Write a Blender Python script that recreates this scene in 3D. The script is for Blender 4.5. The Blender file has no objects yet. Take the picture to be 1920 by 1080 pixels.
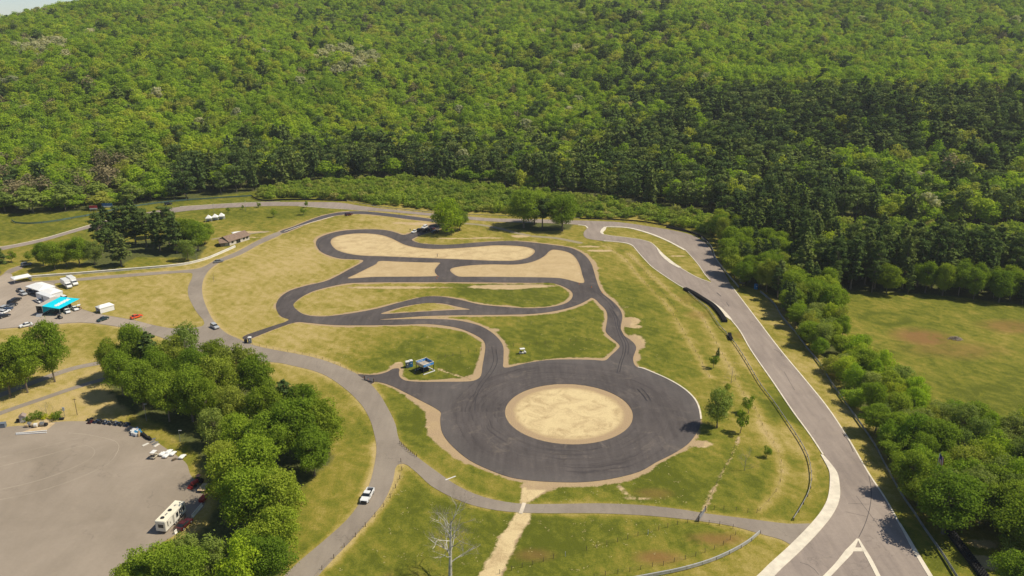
import bpy, math, random
import numpy as np
from mathutils import Vector, Matrix
from mathutils.geometry import tessellate_polygon

# ------------------------------------------------------------------ camera, light, exposure
SC = bpy.context.scene
CAMH, PITCH, FPX = 115.0, math.radians(19.0), 1493.3
cam = bpy.data.cameras.new('camera'); camo = bpy.data.objects.new('camera', cam)
SC.collection.objects.link(camo); SC.camera = camo
cam.sensor_width = 36.0; cam.lens = 28.0; cam.clip_start = 1.0; cam.clip_end = 20000.0
camo.location = (0, 0, CAMH); camo.rotation_euler = (math.radians(90) - PITCH, 0, 0)

SUN_EL, SUN_AZ = math.radians(54), math.radians(3)      # azimuth from +X towards +Y
world = bpy.data.worlds.new('World'); SC.world = world; world.use_nodes = True
wn = world.node_tree; wn.nodes.clear()
sky = wn.nodes.new('ShaderNodeTexSky'); sky.sky_type = 'NISHITA'; sky.sun_disc = False
sky.sun_elevation = SUN_EL; sky.sun_rotation = math.radians(90) - SUN_AZ
sky.air_density = 0.6; sky.dust_density = 0.15; sky.ozone_density = 1.0
bg = wn.nodes.new('ShaderNodeBackground'); bg.inputs[1].default_value = 0.105
wo = wn.nodes.new('ShaderNodeOutputWorld')
wn.links.new(sky.outputs[0], bg.inputs[0]); wn.links.new(bg.outputs[0], wo.inputs[0])
sl = bpy.data.lights.new('sun', 'SUN'); sl.energy = 4.8; sl.angle = math.radians(0.55); sl.color = (1.0, 0.92, 0.76)
so = bpy.data.objects.new('sun', sl); SC.collection.objects.link(so)
sd = Vector((math.cos(SUN_EL)*math.cos(SUN_AZ), math.cos(SUN_EL)*math.sin(SUN_AZ), math.sin(SUN_EL)))
so.rotation_euler = sd.to_track_quat('Z', 'Y').to_euler(); so.location = (300, 300, 400)
SC.view_settings.view_transform = 'Standard'; SC.view_settings.look = 'None'
SC.view_settings.exposure = 0.0; SC.view_settings.gamma = 1.0
SC.cycles.max_bounces = 5; SC.cycles.diffuse_bounces = 2; SC.cycles.glossy_bounces = 2
SC.cycles.transmission_bounces = 3; SC.cycles.transparent_max_bounces = 4; SC.cycles.volume_bounces = 0
SC.cycles.use_denoising = True
SC.cycles.caustics_reflective = False; SC.cycles.caustics_refractive = False

COL = SC.collection
rng = np.random.default_rng(7); random.seed(7)
SP, CP = math.sin(PITCH), math.cos(PITCH)

def G(px, py):
    """point of the flat valley floor surveyed from the photograph"""
    u = (px - 960) / FPX; v = (540 - py) / FPX
    t = CAMH / (SP - v*CP)
    return (u*t, (CP + v*SP)*t)
def to_px(x, y, z):
    """where a world point lies in the survey photograph"""
    d = y*CP - (z - CAMH)*SP; up = y*SP + (z - CAMH)*CP
    return 960 + FPX*x/d, 540 - FPX*up/d
def GL(pts): return [G(*p) for p in pts]

# ------------------------------------------------------------------ materials
MATS = {}
def nmat(name):
    m = bpy.data.materials.new(name); m.use_nodes = True; nt = m.node_tree; nt.nodes.clear()
    out = nt.nodes.new('ShaderNodeOutputMaterial'); MATS[name] = m
    return m, nt, out
def node(nt, t, **kw):
    n = nt.nodes.new(t)
    for k, v in kw.items():
        if k.startswith('i_'): n.inputs[int(k[2:])].default_value = v
        else: setattr(n, k, v)
    return n
def pmat(name, col, rough=0.6, var=0.12, scale=0.8, metal=0.0, spec=0.3):
    """painted or plain surface with slight dirt and fading"""
    if name in MATS: return MATS[name]
    m, nt, out = nmat(name)
    b = node(nt, 'ShaderNodeBsdfPrincipled'); b.inputs['Roughness'].default_value = rough
    b.inputs['Metallic'].default_value = metal; b.inputs['Specular IOR Level'].default_value = spec
    tc = node(nt, 'ShaderNodeTexCoord'); nz = node(nt, 'ShaderNodeTexNoise'); nz.inputs['Scale'].default_value = scale
    nz.inputs['Detail'].default_value = 5
    cr = node(nt, 'ShaderNodeValToRGB')
    cr.color_ramp.elements[0].position = 0.3; cr.color_ramp.elements[1].position = 0.7
    cr.color_ramp.elements[0].color = tuple(c*(1-var) for c in col)+(1,)
    cr.color_ramp.elements[1].color = tuple(min(1, c*(1+var)) for c in col)+(1,)
    nt.links.new(tc.outputs['Object'], nz.inputs['Vector']); nt.links.new(nz.outputs[0], cr.inputs[0])
    nt.links.new(cr.outputs[0], b.inputs['Base Color']); nt.links.new(b.outputs[0], out.inputs[0])
    return m
def ramp(nt, fac, stops):
    cr = node(nt, 'ShaderNodeValToRGB'); e = cr.color_ramp.elements
    while len(e) < len(stops): e.new(0.5)
    for k, (p, c) in enumerate(stops):
        e[k].position = p; e[k].color = (c[0], c[1], c[2], 1)
    nt.links.new(fac, cr.inputs[0]); return cr
def math_(nt, op, a, b=None, c=None, clamp=False):
    n = node(nt, 'ShaderNodeMath', operation=op, use_clamp=clamp)
    for k, x in enumerate((a, b, c)):
        if x is None: continue
        if isinstance(x, (int, float)): n.inputs[k].default_value = x
        else: nt.links.new(x, n.inputs[k])
    return n.outputs[0]
def mixc(nt, f, a, b, mode='MIX'):
    n = node(nt, 'ShaderNodeMix', data_type='RGBA', blend_type=mode)
    for k, x in ((0, f), (6, a), (7, b)):
        if isinstance(x, (int, float)): n.inputs[k].default_value = x
        elif isinstance(x, tuple): n.inputs[k].default_value = x if len(x) == 4 else x+(1,)
        else: nt.links.new(x, n.inputs[k])
    return n.outputs[2]
def noise(nt, vec, scale, detail=4, rough=0.55, w=None, dist=0):
    n = node(nt, 'ShaderNodeTexNoise'); n.inputs['Scale'].default_value = scale
    n.inputs['Detail'].default_value = detail; n.inputs['Roughness'].default_value = rough
    n.inputs['Distortion'].default_value = dist
    nt.links.new(vec, n.inputs['Vector']); return n.outputs[0]
def maprange(nt, x, a, b, lo=0.0, hi=1.0, smooth=True):
    n = node(nt, 'ShaderNodeMapRange', interpolation_type='SMOOTHSTEP' if smooth else 'LINEAR')
    nt.links.new(x, n.inputs[0])
    for k, v in enumerate((a, b, lo, hi)): n.inputs[k+1].default_value = v
    return n.outputs[0]

def ground_material():
    m, nt, out = nmat('ground_cover')
    b = node(nt, 'ShaderNodeBsdfPrincipled'); b.inputs['Roughness'].default_value = 0.95
    b.inputs['Specular IOR Level'].default_value = 0.1
    tc = node(nt, 'ShaderNodeTexCoord'); V = tc.outputs['Object']
    def attr(n):
        a = node(nt, 'ShaderNodeAttribute', attribute_name=n); return a.outputs['Fac']
    big = noise(nt, V, 0.035, 5, .6); mid = noise(nt, V, 0.16, 6, .65, dist=.8); fine = noise(nt, V, 0.9, 5, .7)
    tiny = noise(nt, V, 4.0, 3, .7)
    mp = node(nt, 'ShaderNodeMapping'); mp.inputs['Rotation'].default_value = (0, 0, .5); mp.inputs['Scale'].default_value = (1, .22, 1)
    nt.links.new(V, mp.inputs[0]); streak = noise(nt, mp.outputs[0], 0.32, 4, .6, dist=.5)
    d = attr('dry')
    d = math_(nt, 'ADD', d, math_(nt, 'MULTIPLY', math_(nt, 'SUBTRACT', big, .5), .65))
    d = math_(nt, 'ADD', d, math_(nt, 'MULTIPLY', math_(nt, 'SUBTRACT', mid, .5), 1.0))
    d = math_(nt, 'ADD', d, math_(nt, 'MULTIPLY', math_(nt, 'SUBTRACT', fine, .5), .55))
    d = math_(nt, 'ADD', d, math_(nt, 'MULTIPLY', math_(nt, 'SUBTRACT', streak, .5), .55))
    wv = node(nt, 'ShaderNodeTexWave', wave_type='BANDS', bands_direction='DIAGONAL'); wv.inputs['Scale'].default_value = .11; wv.inputs['Distortion'].default_value = 14; wv.inputs['Detail'].default_value = 3; wv.inputs['Detail Scale'].default_value = .35
    nt.links.new(V, wv.inputs['Vector']); d = math_(nt, 'ADD', d, math_(nt, 'MULTIPLY', math_(nt, 'SUBTRACT', wv.outputs['Fac'], .5), .10))
    speck = noise(nt, V, 2.1, 6, .85); d = math_(nt, 'ADD', d, math_(nt, 'MULTIPLY', math_(nt, 'SUBTRACT', speck, .5), .9))
    grass = ramp(nt, d, [(0.0, (.105, .12, .013)), (.2, (.165, .175, .02)), (.45, (.268, .228, .038)), (.7, (.395, .31, .09)), (1.0, (.51, .385, .165))])
    g = mixc(nt, 1.0, grass.outputs[0], ramp(nt, tiny, [(.25, (.72, .72, .7)), (.75, (1.22, 1.22, 1.2))]).outputs[0], 'MULTIPLY')
    # reddish brown weeds
    br = math_(nt, 'MULTIPLY', attr('brown'), maprange(nt, mid, .22, .5))
    g = mixc(nt, math_(nt, 'MULTIPLY', br, .85), g, (.25, .13, .05))
    # straw and sand, width of the ragged edge from noise
    s = attr('sand')
    s = math_(nt, 'ADD', s, math_(nt, 'MULTIPLY', math_(nt, 'SUBTRACT', mid, .5), 3.2))
    s = math_(nt, 'ADD', s, math_(nt, 'MULTIPLY', math_(nt, 'SUBTRACT', fine, .5), 1.8))
    sm = maprange(nt, s, -.35, .45)
    sandc = ramp(nt, math_(nt, 'ADD', math_(nt, 'MULTIPLY', mid, .6), math_(nt, 'MULTIPLY', fine, .4)),
                 [(.3, (.44, .315, .165)), (.5, (.54, .40, .215)), (.7, (.63, .485, .28))])
    pale = attr('pale')
    sandp = mixc(nt, math_(nt, 'MULTIPLY', pale, maprange(nt, math_(nt, 'ADD', math_(nt, 'MULTIPLY', mid, .6), math_(nt, 'MULTIPLY', speck, .4)), .38, .56)), sandc.outputs[0], (.72, .57, .31))
    rim = attr('rim'); sandr = mixc(nt, maprange(nt, math_(nt, 'ADD', rim, math_(nt, 'MULTIPLY', math_(nt, 'SUBTRACT', mid, .5), 3.)), -.4, 1.2), sandp, (.44, .315, .185))
    sandr = mixc(nt, 1.0, sandr, ramp(nt, tiny, [(.25, (.85, .85, .85)), (.75, (1.12, 1.12, 1.12))]).outputs[0], 'MULTIPLY')
    g = mixc(nt, sm, g, sandr)
    # packed gravel tracks
    gv = math_(nt, 'ADD', attr('gravel'), math_(nt, 'MULTIPLY', math_(nt, 'SUBTRACT', fine, .5), 1.6))
    g = mixc(nt, math_(nt, 'MULTIPLY', maprange(nt, gv, -.4, .4), .8), g, (.34, .285, .21))
    # forest floor: leaf litter and moss
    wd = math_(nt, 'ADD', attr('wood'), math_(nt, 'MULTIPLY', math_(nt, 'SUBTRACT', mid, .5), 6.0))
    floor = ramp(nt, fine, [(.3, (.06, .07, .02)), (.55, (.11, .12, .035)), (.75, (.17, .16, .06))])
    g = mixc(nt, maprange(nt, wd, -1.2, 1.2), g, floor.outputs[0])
    nt.links.new(g, b.inputs['Base Color'])
    bp = node(nt, 'ShaderNodeBump'); bp.inputs['Strength'].default_value = .5; bp.inputs['Distance'].default_value = .35
    nt.links.new(math_(nt, 'ADD', fine, math_(nt, 'MULTIPLY', tiny, .5)), bp.inputs['Height']); nt.links.new(bp.outputs[0], b.inputs['Normal'])
    nt.links.new(b.outputs[0], out.inputs[0]); return m

def asphalt_material(name, c0, c1, centre=None, patch=.5, warm=(1, 1, 1)):
    m, nt, out = nmat(name)
    b = node(nt, 'ShaderNodeBsdfPrincipled'); b.inputs['Roughness'].default_value = .85; b.inputs['Specular IOR Level'].default_value = .25
    tc = node(nt, 'ShaderNodeTexCoord'); V = tc.outputs['Object']
    big = noise(nt, V, .045, 5, .6, dist=.6); fine = noise(nt, V, 1.3, 4, .6); grit = noise(nt, V, 14, 2, .6)
    mp = node(nt, 'ShaderNodeMapping'); mp.inputs['Rotation'].default_value = (0, 0, .35); mp.inputs['Scale'].default_value = (1, .12, 1)
    nt.links.new(V, mp.inputs[0]); st = noise(nt, mp.outputs[0], .5, 4, .6)
    f = math_(nt, 'ADD', math_(nt, 'MULTIPLY', big, patch), math_(nt, 'MULTIPLY', st, .9 - patch))
    f = math_(nt, 'ADD', f, math_(nt, 'MULTIPLY', math_(nt, 'SUBTRACT', fine, .5), .18))
    f = math_(nt, 'ADD', f, math_(nt, 'MULTIPLY', math_(nt, 'SUBTRACT', grit, .5), .12))
    c = ramp(nt, f, [(.3, c0), (.62, c1)]).outputs[0]
    if centre:       # rubber laid down in rings round the pad's own centre
        sub = node(nt, 'ShaderNodeVectorMath', operation='SUBTRACT'); nt.links.new(V, sub.inputs[0]); sub.inputs[1].default_value = (centre[0], centre[1], 0)
        ln = node(nt, 'ShaderNodeVectorMath', operation='LENGTH'); nt.links.new(sub.outputs[0], ln.inputs[0]); r = ln.outputs[1]
        sp = node(nt, 'ShaderNodeSeparateXYZ'); nt.links.new(sub.outputs[0], sp.inputs[0])
        an = math_(nt, 'ARCTAN2', sp.outputs[1], sp.outputs[0])
        cb = node(nt, 'ShaderNodeCombineXYZ'); nt.links.new(math_(nt, 'ADD', r, math_(nt, 'MULTIPLY', math_(nt, 'SUBTRACT', big, .5), 5.0)), cb.inputs[0]); nt.links.new(math_(nt, 'MULTIPLY', an, 1.3), cb.inputs[1])
        ring = noise(nt, cb.outputs[0], .85, 5, .7)
        inside = math_(nt, 'MULTIPLY', maprange(nt, r, 38.5, 34), maprange(nt, r, 18, 23))
        dk = math_(nt, 'MULTIPLY', maprange(nt, ring, .50, .66), inside)
        dk = math_(nt, 'MULTIPLY', dk, maprange(nt, noise(nt, V, .03, 2), .35, .6))
        c = mixc(nt, math_(nt, 'MULTIPLY', dk, .62), c, (.035, .03, .033))
        lt = math_(nt, 'MULTIPLY', maprange(nt, ring, .5, .34), inside)
        c = mixc(nt, math_(nt, 'MULTIPLY', lt, .16), c, (.16, .14, .14))
        c = mixc(nt, math_(nt, 'MULTIPLY', math_(nt, 'MULTIPLY', maprange(nt, r, 33, 39), maprange(nt, r, 52, 40)), .28), c, (.15, .135, .125))
    # settled dust, old repairs and fine hair cracks
    dust = maprange(nt, noise(nt, V, .16, 6, .7, dist=1.2), .52, .72)
    c = mixc(nt, math_(nt, 'MULTIPLY', dust, .16), c, (.42, .34, .25))
    vo = node(nt, 'ShaderNodeTexVoronoi', feature='DISTANCE_TO_EDGE'); vo.inputs['Scale'].default_value = .055
    wv = node(nt, 'ShaderNodeVectorMath', operation='ADD'); nt.links.new(V, wv.inputs[0])
    nn = node(nt, 'ShaderNodeTexNoise'); nn.inputs['Scale'].default_value = .25; nn.inputs['Detail'].default_value = 4; nt.links.new(V, nn.inputs['Vector'])
    sc_ = node(nt, 'ShaderNodeVectorMath', operation='SCALE'); nt.links.new(nn.outputs['Color'], sc_.inputs[0]); sc_.inputs['Scale'].default_value = 9
    nt.links.new(sc_.outputs[0], wv.inputs[1]); nt.links.new(wv.outputs[0], vo.inputs['Vector'])
    ck = math_(nt, 'MULTIPLY', maprange(nt, vo.outputs['Distance'], .010, .003), maprange(nt, noise(nt, V, .05, 2), .5, .56))
    c = mixc(nt, math_(nt, 'MULTIPLY', ck, .0 if centre else .2), c, (.06, .05, .045))
    nt.links.new(c, b.inputs['Base Color']); nt.links.new(b.outputs[0], out.inputs[0]); return m

# ------------------------------------------------------------------ object helpers
def link(o, parent=None):
    COL.objects.link(o)
    if parent is not None: o.parent = parent
    return o
def tag(o, label=None, cat=None, group=None, kind=None):
    if label: o['label'] = label
    if cat: o['category'] = cat
    if group: o['group'] = group
    if kind: o['kind'] = kind
    return o
def thing(name, label, cat, loc=(0, 0, 0), rz=0.0, group=None):
    o = bpy.data.objects.new(name, None); o.empty_display_size = .5; link(o)
    o.location = loc; o.rotation_euler = (0, 0, rz); return tag(o, label, cat, group)
def copy_tree(o, parent=None):
    c = o.copy(); COL.objects.link(c)
    if parent is not None: c.parent = parent
    for ch in list(o.children): copy_tree(ch, c)
    return c
class MB:
    """collects shapes that become ONE mesh"""
    def __init__(s): s.v = []; s.f = []; s.m = []
    def add(s, vs, fs, mi=0):
        k = len(s.v); s.v += [tuple(v) for v in vs]; s.f += [tuple(i+k for i in f) for f in fs]; s.m += [mi]*len(fs); return s
    def box(s, x0, x1, y0, y1, z0, z1, mi=0, bev=0.0):
        if bev > 0:
            r = bev; vs = []
            for z, q in ((z0, r), (z0+r, 0), (z1-r, 0), (z1, r)):
                for (a, c) in ((x0+q+r, y0+q), (x1-q-r, y0+q), (x1-q, y0+q+r), (x1-q, y1-q-r), (x1-q-r, y1-q), (x0+q+r, y1-q), (x0+q, y1-q-r), (x0+q, y0+q+r)):
                    vs.append((a, c, z))
            fs = [tuple(range(7, -1, -1)), tuple(range(24, 32))]
            for L in range(3):
                for i in range(8): j = (i+1) % 8; fs.append((L*8+i, L*8+j, L*8+8+j, L*8+8+i))
            return s.add(vs, fs, mi)
        vs = [(x, y, z) for z in (z0, z1) for x, y in ((x0, y0), (x1, y0), (x1, y1), (x0, y1))]
        return s.add(vs, [(3, 2, 1, 0), (4, 5, 6, 7), (0, 1, 5, 4), (1, 2, 6, 5), (2, 3, 7, 6), (3, 0, 4, 7)], mi)
    def tube(s, pts, rad, n=6, mi=0, cap=True):
        P = [Vector(p) for p in pts]; R = rad if isinstance(rad, (list, tuple)) else [rad]*len(P); vs = []; fs = []
        for i, p in enumerate(P):
            d = (P[min(i+1, len(P)-1)] - P[max(i-1, 0)]).normalized()
            a = d.orthogonal().normalized() if abs(d.z) > .9 else Vector((0, 0, 1)).cross(d).normalized()
            if abs(d.z) > .9: a = (Vector((1, 0, 0)) - d*d.x).normalized()
            c = d.cross(a)
            for k in range(n):
                t = 2*math.pi*k/n; vs.append(p + a*math.cos(t)*R[i] + c*math.sin(t)*R[i])
        for i in range(len(P)-1):
            for k in range(n):
                j = (k+1) % n; fs.append((i*n+k, i*n+j, (i+1)*n+j, (i+1)*n+k))
        if cap: fs += [tuple(range(n-1, -1, -1)), tuple((len(P)-1)*n+k for k in range(n))]
        return s.add(vs, fs, mi)
    def prism(s, prof, y0, y1, mi=0, inset=0.0):
        """side profile in x-z, extruded along y; inset pulls the upper points in"""
        n = len(prof); zs = [p[1] for p in prof]; z0, z1 = min(zs), max(zs); vs = []
        for y, sg in ((y0, 1), (y1, -1)):
            for x, z in prof: vs.append((x, y + sg*inset*(z-z0)/max(1e-6, z1-z0), z))
        fs = [tuple(range(n)), tuple(range(2*n-1, n-1, -1))]
        for i in range(n): j = (i+1) % n; fs.append((j, i, n+i, n+j))
        return s.add(vs, fs, mi)
    def build(s, name, mats, parent=None, smooth=False):
        me = bpy.data.meshes.new(name); me.from_pydata([tuple(v) for v in s.v], [], s.f)
        if not isinstance(mats, (list, tuple)): mats = [mats]
        for m in mats: me.materials.append(m)
        if len(mats) > 1: me.polygons.foreach_set('material_index', s.m)
        if smooth: me.polygons.foreach_set('use_smooth', [True]*len(s.f))
        me.update(); o = bpy.data.objects.new(name, me); return link(o, parent)

def smooth(pts, closed=True, sub=4):
    """centripetal Catmull-Rom"""
    P = [np.array(p, float) for p in pts]; n = len(P); out = []
    segs = n if closed else n-1
    for i in range(segs):
        if closed: p0, p1, p2, p3 = P[i-1], P[i], P[(i+1) % n], P[(i+2) % n]
        else:
            p1, p2 = P[i], P[i+1]; p0 = P[i-1] if i > 0 else p1-(p2-p1)*.5; p3 = P[i+2] if i+2 < n else p2+(p2-p1)*.5
        t0 = 0; t1 = t0+max(1e-4, np.linalg.norm(p1-p0))**.5; t2 = t1+max(1e-4, np.linalg.norm(p2-p1))**.5; t3 = t2+max(1e-4, np.linalg.norm(p3-p2))**.5
        for k in range(sub):
            t = t1+(t2-t1)*k/sub
            A1 = (t1-t)/(t1-t0)*p0+(t-t0)/(t1-t0)*p1; A2 = (t2-t)/(t2-t1)*p1+(t-t1)/(t2-t1)*p2; A3 = (t3-t)/(t3-t2)*p2+(t-t2)/(t3-t2)*p3
            B1 = (t2-t)/(t2-t0)*A1+(t-t0)/(t2-t0)*A2; B2 = (t3-t)/(t3-t1)*A2+(t-t1)/(t3-t1)*A3
            out.append((t2-t)/(t2-t1)*B1+(t-t1)/(t2-t1)*B2)
    if not closed: out.append(P[-1])
    return [(float(p[0]), float(p[1])) for p in out]
def sheet(name, loops, z, mat, parent=None, thick=0.0):
    """flat polygon with holes"""
    L3 = [[Vector((x, y, 0)) for x, y in l] for l in loops]
    tris = tessellate_polygon(L3); flat = [(x, y) for l in loops for x, y in l]
    vs = [(x, y, z) for x, y in flat]; fs = []
    for a, b_, c in tris:
        ax, ay = flat[a]; bx, by = flat[b_]; cx, cy = flat[c]
        fs.append((a, b_, c) if (bx-ax)*(cy-ay)-(by-ay)*(cx-ax) > 0 else (a, c, b_))
    k = 0
    for l in loops:      # skirt down into the ground
        n = len(l); b0 = len(vs)
        vs += [(x, y, z-.25) for x, y in l]
        for i in range(n): j = (i+1) % n; fs.append((k+i, k+j, b0+j, b0+i))
        k += n
    mb = MB(); mb.add(vs, fs); return mb.build(name, mat, parent)
def ribbon(mb, pts, w0, z0, z1=None, mi=0, w1=None):
    """strip (flat, or a raised kerb when z1 is given) along points; w0 may be a list"""
    n = len(pts); W = w0 if isinstance(w0, list) else [w0]*n; P = [Vector((x, y, 0)) for x, y in pts]; vs = []; fs = []
    for i in range(n):
        d = (P[min(i+1, n-1)]-P[max(i-1, 0)]).normalized(); nn = Vector((-d.y, d.x, 0))
        a = P[i]+nn*W[i]/2; b_ = P[i]-nn*W[i]/2
        if z1 is None: vs += [(a.x, a.y, z0), (b_.x, b_.y, z0)]
        else: vs += [(a.x, a.y, z0), (a.x, a.y, z1), (b_.x, b_.y, z1), (b_.x, b_.y, z0)]
    q = 2 if z1 is None else 4
    for i in range(n-1):
        for k in range(q-1): fs.append((i*q+k, i*q+k+1, (i+1)*q+k+1, (i+1)*q+k))
    if z1 is not None: fs += [(0, 1, 2, 3), tuple((n-1)*4+k for k in (3, 2, 1, 0))]
    mb.add(vs, fs, mi); return mb
def lerp_list(vals, n):
    return [float(v) for v in np.interp(np.linspace(0, 1, n), np.linspace(0, 1, len(vals)), vals)]
def resample(pts, step):
    P = np.array(pts); d = np.r_[0, np.cumsum(np.hypot(*np.diff(P, axis=0).T))]
    n = max(2, int(round(d[-1]/step))+1); t = np.linspace(0, d[-1], n)
    return [(float(a), float(b)) for a, b in zip(np.interp(t, d, P[:, 0]), np.interp(t, d, P[:, 1]))]

# ------------------------------------------------------------------ surveyed outlines (photo pixels on the valley floor)
OUT = [(455,632),(500,615),(542,600),(530,595),(522,588),(517.5,574),(520,565),(527,556),(544,545),(577,535),(610,527.5),(637,515),(655,505),(672,496),(681,490),(680,487.5),(672,486.5),(640,485),(620,480),(602,472),(594,462),(592.5,455),(597,447),(612,440),(635,434),(662,431),(700,430),(725,432),(745,437),(755,440.5),(763,439.5),(772,436),(792,429),(812,421.5),(828,420),(826,428),(812,434),(797,438),(784,443),(775,447),(772,449.5),(780,454),(795,457),(825,459),(850,458.5),(877,456),(925,453),(962,452),(1000,455),(1037,459.5),(1067,464),(1087,472),(1100,482),(1109,495),(1114,510),(1119,527),(1125,542.5),(1132,552),(1145,562),(1156,572),(1164,583),(1167,595),(1165,607),(1164,617),(1170,629),(1180,636),(1189,644),(1193,652),(1190,662),(1187,672),(1190,684),(1196,689),(1205,691),(1225,699),(1250,710),(1275,724),(1292,737),(1305,752),(1312,770),(1314,785),(1311,803),(1300,821),(1287,835),(1260,852),(1230,867),(1200,884),(1145,898),(1095,904),(1045,904),(995,901),(957,895),(920,882),(882,864),(855,843),(837,824),(829,810),(826,795),(826,782),(827,774),(819,767),(787,750),(762,737),(725,720),(702,716),(696,720),(683,711),(671,702),(690,703),(710,702),(727,697),(736,692),(741,691),(747,691),(749,693),(748,699),(750,707),(760,713.5),(787,716),(825,716),(875,715.5),(888,714),(897,710),(902,704),(905,685),(909,662),(910,647),(905,637),(887,626),(862,616),(837,611),(800,607.5),(750,609),(650,610),(612,608.5),(575,605),(556,604),(510,619),(461,637)]
H = {
1: [(620,452),(625,446),(640,441),(662,438),(687,437.5),(712,440),(730,445),(745,452),(760,459),(782,464),(812,466.5),(850,465.5),(900,462),(925,460),(962,460.5),(987,463),(1000,467),(1003,472),(997,479),(985,485),(962,489),(925,489),(875,487),(800,484),(725,481),(675,479),(650,475),(632,469),(623,461)],
2: [(711,489.5),(750,490.5),(800,492),(825,492.5),(822,497),(816,505),(816,511),(820,516),(820,517.5),(800,518.5),(750,519),(700,519.5),(652,522),(665,515),(687,504),(705,495)],
3: [(844,507),(847,503),(860,500),(887,497),(925,495.5),(962,496),(987,493.5),(1007,487.5),(1022,479),(1030,471),(1037,468),(1055,470),(1070,475),(1080,484),(1087,497),(1092,515),(1095,530),(1090,531),(1070,526),(1052,522),(1025,520.5),(950,519.5),(887,519),(860,518.5),(850,513.5)],
4: [(550,572),(555,565),(567,556),(585,547),(612,539),(650,531.5),(675,530),(800,529),(880,529.3),(1000,530.3),(1035,530.5),(1045,533),(1057,537.5),(1070,545),(1074,552),(1071,561),(1060,569),(1037,575),(1000,578),(975,577.5),(940,575),(900,571),(862,562),(840,558),(825,556),(800,556),(787,558),(750,567),(712,577.5),(675,585),(625,592),(600,593.5),(575,591),(560,584)],
5: [(714,588.5),(725,584),(750,576.5),(780,570.5),(805,568),(830,569),(852,573.5),(870,577.5),(882,580.2),(850,581.5),(800,584),(775,585.5)],
6: [(709,599.5),(750,596),(800,592.5),(880,590.7),(950,590),(1000,588.5),(1030,585),(1060,579),(1085,571),(1103,562),(1109,558.5),(1116,561),(1124,569),(1135,580),(1139,592),(1137,610),(1136,622),(1145,632),(1157,642),(1162,649),(1157,656),(1145,667),(1134,676),(1112,675),(1062,674),(1025,675.5),(987,681),(946,689.5),(944,677),(944,652),(940,642),(932,632),(920,622),(900,611),(875,604),(850,600),(800,598),(760,598.5)],
}
OUTW = smooth(GL(OUT), True, 3); HW = {k: smooth(GL(v), True, 4) for k, v in H.items()}
pa, pb = G(1067, 720), G(1067, 833.5); PC = (G(1067, 777)[0], (pa[1]+pb[1])/2); PR = (pa[1]-pb[1])/2
PADH = [(PC[0]+PR*math.cos(t), PC[1]+PR*math.sin(t)) for t in np.linspace(0, 2*math.pi, 73)[:-1]]
LINKROAD = [(525,434),(550,425),(575,415),(600,406),(625,400),(650,397),(675,396),(725,400),(775,406),(812,411),(835,414.5),(850,418),(830,419),(812,416),(762,410.5),(725,405.5),(687,401.5),(655,401.5),(625,405),(600,412),(575,420),(550,430),(531,437)]
P1 = [(525,434),(487,449),(450,469),(420,482),(400,490),(384,499),(368,504),(275,511),(175,519),(100,526),(60,528),(35,527),(20,521),(20,513),(42,503),(39,498),(15,506),(0,518),(-120,560),(-160,640),(0,617),(67,612),(150,605),(217,612),(250,618),(300,632),(360,655),(420,668),(480,678),(520,680),(550,686),(587,695),(612,705),(642,725),(665,745),(682,765),(695,790),(702,815),(706,840),(702,872),(692,910),(675,942),(650,975),(600,1020),(562,1052),(532,1080),(490,1120),(580,1120),(597,1080),(617,1057),(655,1017),(695,972),(720,940),(737,902),(745,872),(757,869.5),(782,887),(807,910),(840,929),(882,946),(932,957),(995,962),(1120,962.5),(1200,966),(1250,970),(1312,977),(1375,987),(1425,1001),(1465,1012),(1492,1024),(1536,984),(1475,982),(1412,974),(1325,963),(1275,955),(1200,947),(1120,944),(1045,945),(970,944),(907,932),(860,912),(820,885),(780,855),(752,830),(746,817),(742,797),(727,765),(712,740),(695,720),(671,702),(645,690),(612,677),(575,667),(520,657),(475,647),(447,635),(425,625),(401,602),(390,582),(382,562),(379,545),(380,530),(386,515),(397,502),(415,491),(450,478),(487,458),(531,437)]
P1H = [(357,511.5),(361,517),(353,537),(353,553),(360,570),(370,587),(383,604),(378,612),(330,616),(290,610),(250,600),(183,588),(150,578),(114,560),(118,548),(106,538),(104,531.5),(175,524.5),(275,516.5)]
RACE = [(-60,481),(0,464),(72,450),(160,425),(230,407),(300,394),(337,388),(400,384),(460,380.5),(525,379),(600,379),(637,380),(675,386),(725,392),(800,399),(875,406),(925,409.5),(970,410.5),(1040,412),(1082,413.5),(1150,416),(1187,420),(1225,426),(1250,430),(1280,436),(1297,441),(1315,450),(1330,463),(1338,478),(1350,498),(1362,518),(1372,537),(1420,600),(1462,655),(1512,715),(1550,762),(1587,817),(1605,847),(1630,890),(1660,935),(1686,982),(1715,1032),(1744,1080),(1775,1130),(1370,1130),(1440,1070),(1490,1026),(1527,988),(1550,955),(1560,922),(1562,897),(1555,875),(1545,852),(1520,817),(1487,772),(1450,717),(1407,655),(1387,620),(1372,600),(1357,587),(1340,573),(1320,559),(1282,540),(1250,520),(1222,500),(1212,490),(1200,477),(1187,463),(1175,456.5),(1132,452),(1100,447),(1094,438),(1098,431),(1102,427),(1097,423.5),(1082,421.5),(1040,419),(970,417),(925,415.5),(875,411.5),(800,404),(725,397),(690,395),(650,392),(612,390),(560,386.5),(500,386.5),(460,388),(400,391),(337,397),(300,403),(230,415),(160,430),(72,455),(0,470),(-60,487)]
RISL = [(1137,425),(1175,426.5),(1212,435),(1250,450),(1285,469),(1300,485),(1312,500),(1322,515),(1331,525),(1333,530),(1307,520),(1275,502),(1250,485),(1232,466),(1220,455),(1200,449),(1175,445.5),(1150,442.5),(1132,440),(1127,436.5)]
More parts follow.
